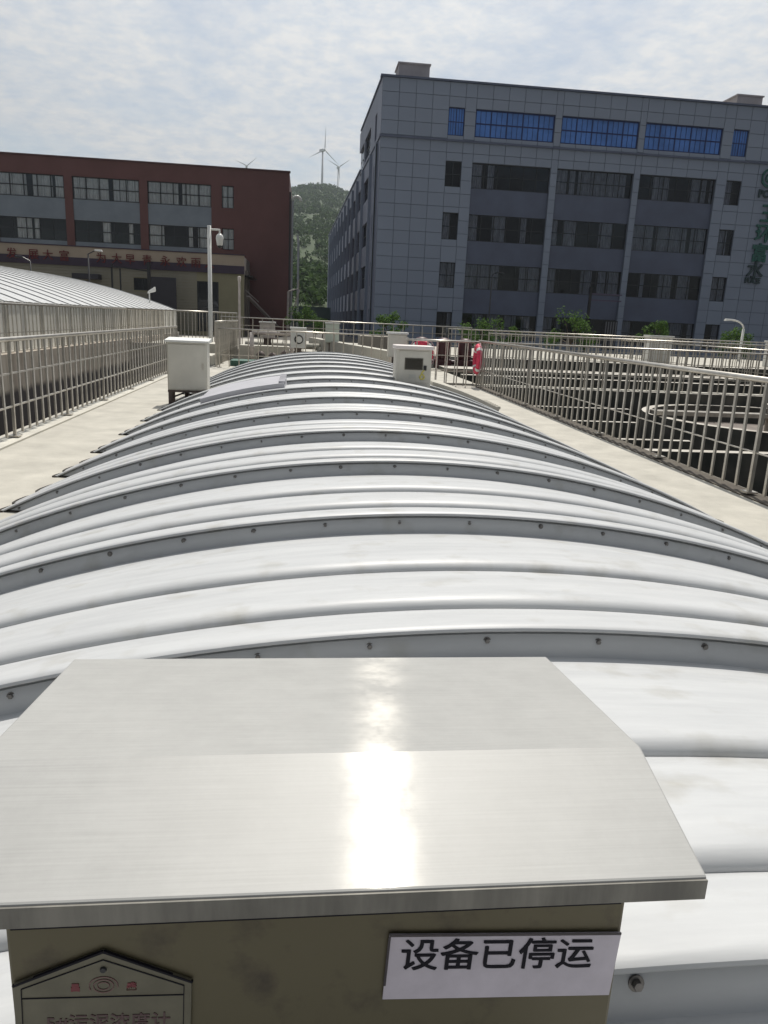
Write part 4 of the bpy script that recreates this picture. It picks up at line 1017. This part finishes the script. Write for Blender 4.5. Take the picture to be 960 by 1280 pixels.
def annex():
    Y0 = 65.0; off = Vector((4.98, -Y0, .3)); L0 = Vector((0, Y0, 0)) + off
    t = empty('annex_building', (-4.98, Y0, -.3), 'low tan annex with red lettering on its parapet before the maroon block', 'building')
    tan = M('tan_parapet', (.42, .34, .26), .8, nscale=.5, namt=.08); dark = M('purple_fascia', (.05, .032, .055), .6, nscale=.4, namt=.2); plain = M('olive_render', (.28, .255, .165), .85, nscale=.6, namt=.1)
    sid = M('siding_board', (.28, .255, .195), .75, nscale=.8, namt=.08)
    xs = [-34.0, -13.82, -12.36, -8.79, -7.05, -4.98]; zs = [-.3, .0, 3.05, 4.0, 4.70]
    def solid(i, j):
        if i == 1 and j == 2: return False
        if i == 3 and j in (1, 2): return False
        return True
    link('wall', merged_wall(xs, zs, solid, .03, .3).mesh('wall'), t, plain, loc=L0)
    # horizontal siding boards, one by one, left of the door
    bm = {}; z = .02
    while z < 4.66:
        zt = min(z + .225, 4.69)
        for a, b in ((-34.0, -13.82), (-13.82, -12.36), (-12.36, -8.79)):
            if (a, b) == (-13.82, -12.36) and zt > 3.02 and z < 4.02: continue
            k = (a, zt - z > .2)
            if k not in bm: me = MB().add([(a + .001, -.012, 0), (b - .001, -.012, 0), (b - .001, .028, 0), (a + .001, .028, 0), (a + .001, .008, .205), (b - .001, .008, .205), (b - .001, .028, .205), (a + .001, .028, .205)],
                 [(0, 3, 2, 1), (4, 5, 6, 7), (0, 1, 5, 4), (1, 2, 6, 5), (2, 3, 7, 6), (3, 0, 4, 7)]).mesh('siding_board'); me.materials.append(sid); bm[k] = me
            link('siding_board', bm[k], t, None, loc=L0 + Vector((0, 0, z)))
        z += .225
    link('fascia', MB().box(-34, -4.96, -.10, .29, 4.705, 5.33).mesh('fascia'), t, dark, loc=L0)
    link('parapet', MB().box(-34, -4.98, -.02, .3, 5.332, 6.16).mesh('parapet'), t, tan, loc=L0)
    link('parapet_cap', MB().box(-34.05, -4.94, -.07, .35, 6.163, 6.24).mesh('parapet_cap'), t, dark, loc=L0)
    link('roof', MB().box(-34, -5.3, .305, 6.9, 5.3, 5.4).mesh('roof'), t, CONC_W, loc=L0)
    link('room_wall', MB().box(-34, -5.3, 1.5, 1.6, -.3, 5.2).mesh('room_wall'), t, ROOM, loc=L0)
    window(t, -8.79, -7.05, .0, 4.0, 2, 2, FRAME_D, GLASS_GREY, L0, 0, .10, .09, .25, CURT_G, 900)
    window(t, -13.82, -12.36, 3.05, 4.0, 2, 1, FRAME_D, GLASS_GREY, L0, 0, .10, .06, 0, None, 901)
    link('porch_frame', MB().box(-15.2, -15.08, -1.6, -1.48, -.3, 4.9).box(-14.55, -14.45, -1.6, -1.5, -.3, 4.6).box(-12.42, -12.18, -1.62, -1.40, -.3, 5.2).bar((-15.2, -1.55, 4.75), (-12.3, -1.55, 4.5), .08, .10).mesh('porch_frame'), t, BLK, loc=L0)
    link('porch_screen', MB().box(-12.15, -10.2, -1.6, -1.5, -.3, 4.1).mesh('porch_screen'), t, M('dark_screen', (.035, .032, .04), .6), loc=L0)
    link('porch_roof', MB().box(-18.3, -16.3, -1.2, -.11, 3.7, 4.1).mesh('porch_roof'), t, M('dark_screen', (.035, .032, .04), .6), loc=L0)
    # end wall on the right with open stair
    er = M('end_wall_render', (.22, .19, .17), .85, nscale=.8, namt=.15)
    link('end_wall', MB().box(-5.25, -4.99, .305, 6.9, -.3, 6.10).mesh('end_wall'), t, er, loc=L0)
    for yy in (1.3, 3.6): link('end_column', MB().box(-4.98, -4.82, yy, yy + .3, -.3, 5.1).mesh('end_column'), t, er, loc=L0)
    link('canopy', MB().box(-4.98, -4.35, .6, 6.5, 4.55, 4.66).mesh('canopy'), t, BLK, loc=L0)
    link('stair_string', MB().bar((-4.7, .4, 3.0), (-2.4, 4.2, .6), .35, .12).bar((-4.9, .3, 3.5), (-3.9, 1.8, 2.6), .06, .06).mesh('stair_string'), t, M('stair_steel', (.30, .27, .26), .6), loc=L0)
    # red channel letters standing on the dark fascia
    rl = M('red_channel_letter', (.15, .022, .020), .6, nscale=1, namt=.25)
    for x, ch in ((-23.1, '发'), (-21.45, '展'), (-20.35, '大'), (-19.1, '富'), (-16.25, '为'), (-15.05, '大'), (-14.0, '早'), (-12.68, '青'), (-11.25, '永'), (-9.97, '欢'), (-8.82, '雨'), (-7.74, '人')):
        link('lettering', text_mesh(ch, .84, .03, .002), t, rl, loc=L0 + Vector((x, -.14, 5.36)), rot=(radians(90), 0, 0))
    return t
annex()

tag(boxpart('site_wall', M('teal_site_wall', (.045, .075, .07), .8, nscale=.3, namt=.2), None, -14, 4.0, 118, 118.3, -.3, 3.1), 'dark teal boundary wall at the foot of the wooded hill', 'wall')
t = empty('pipe_bracket', (-1.0, 70.5, -.3), 'bent steel pipe leaning at the corner of the maroon block', 'pipe')
part('upright', MB().tube((-.5, 0, 0), (-.45, 0, 4.0), .11), PINKISH, t); part('arm', MB().path([(-.45, 0, 4.0), (.45, 0, 4.3), (.45, 0, 5.0)], .05).path([(.55, 0, 4.2), (-.1, 0, 2.0)], .06), PINKISH, t)
tag(part('standpipe', MB().path([(-.62, 71.2, -.3), (-.62, 71.2, 8.0), (-.72, 71.2, 8.6)], .10), M('pale_downpipe', (.42, .43, .46), .5), None), 'pale standpipe just right of the maroon block', 'pipe')

# ================================================================== shrubs and small trees
def shrub(loc, h, r, n, label, squash=1.0, seed=1, leaf=.075):
    rg = np.random.default_rng(seed); rr = random.Random(seed)
    t = empty('shrub', loc, label, 'shrub', 'shrubs before the buildings')
    tr = MB(); tr.tube((0, 0, 0), (.03, 0, h * .45), .06, .045, 8)
    cs = []
    for k in range(16):
        a = rr.uniform(0, 2 * pi); q = rr.uniform(.25, .95) * r; zc = h * rr.uniform(.40, .93) - .15 * q
        c = Vector((q * cos(a), q * sin(a) * .8, zc)); cs.append((c, rr.uniform(.28, .50) * r * .75)); tr.tube((.02, 0, h * .3), c, .028, .010, 5)
    part('trunk', tr, M('bark', (.09, .07, .05), .9, nscale=6, namt=.3), t)
    C = []; D = []
    for k in range(n):
        c, cr = cs[rr.randrange(len(cs))]; d = rg.normal(0, 1, 3); d /= np.linalg.norm(d); s = rr.uniform(.55, 1.1)
        C.append(np.array(c) + d * cr * s); D.append(d + np.array([0, 0, .5]))
    link('crown', mesh_quads('crown', leaf_quads(np.array(C), np.array(D), leaf)), t, LEAF)
for k, (x, y, h, r, lb) in enumerate((
        (16.1, 45, 2.95, 1.55, 'round bright green shrub before the middle bay of the grey building'),
        (10.5, 45, 2.45, 1.35, 'low spreading shrub before the left bay of the grey building'),
        (21.3, 45, 2.80, 1.0, 'narrow upright shrub before the right bay of the grey building'),
        (26.5, 44.6, 2.35, 1.2, 'leafy shrub right of the curved white lamp post'),
        (5.0, 45, 2.35, 1.05, 'dark shrub at the left corner of the grey building'),
        (12.6, 46, 2.0, .6, 'small thin shrub between the two left shrubs before the grey building'),
        (-.1, 62, 3.0, 1.5, 'yellow-green shrub at the foot of the gap between the buildings'),
        (1.6, 66, 2.0, 1.1, 'small shrub in the gap right of the yellow-green one'))):
    shrub((x, y, -.3), h, r, 1500, lb, seed=40 + k)

# ================================================================== thin summer haze
hz_m = bpy.data.materials.new('haze_air'); hz_m.use_nodes = True; ht = hz_m.node_tree; ht.nodes.clear()
ho = ht.nodes.new('ShaderNodeOutputMaterial'); hv = ht.nodes.new('ShaderNodeVolumePrincipled'); hv.inputs['Color'].default_value = (.80, .87, .95, 1); hv.inputs['Density'].default_value = .00015; hv.inputs['Anisotropy'].default_value = .3
ht.links.new(hv.outputs[0], ho.inputs['Volume'])
hb = part('haze', MB().box(-1800, 1900, -1200, 2700, -4.0, 345.0), hz_m); tag(hb, 'thin pale summer haze over the works and hill', 'haze', kind='stuff')
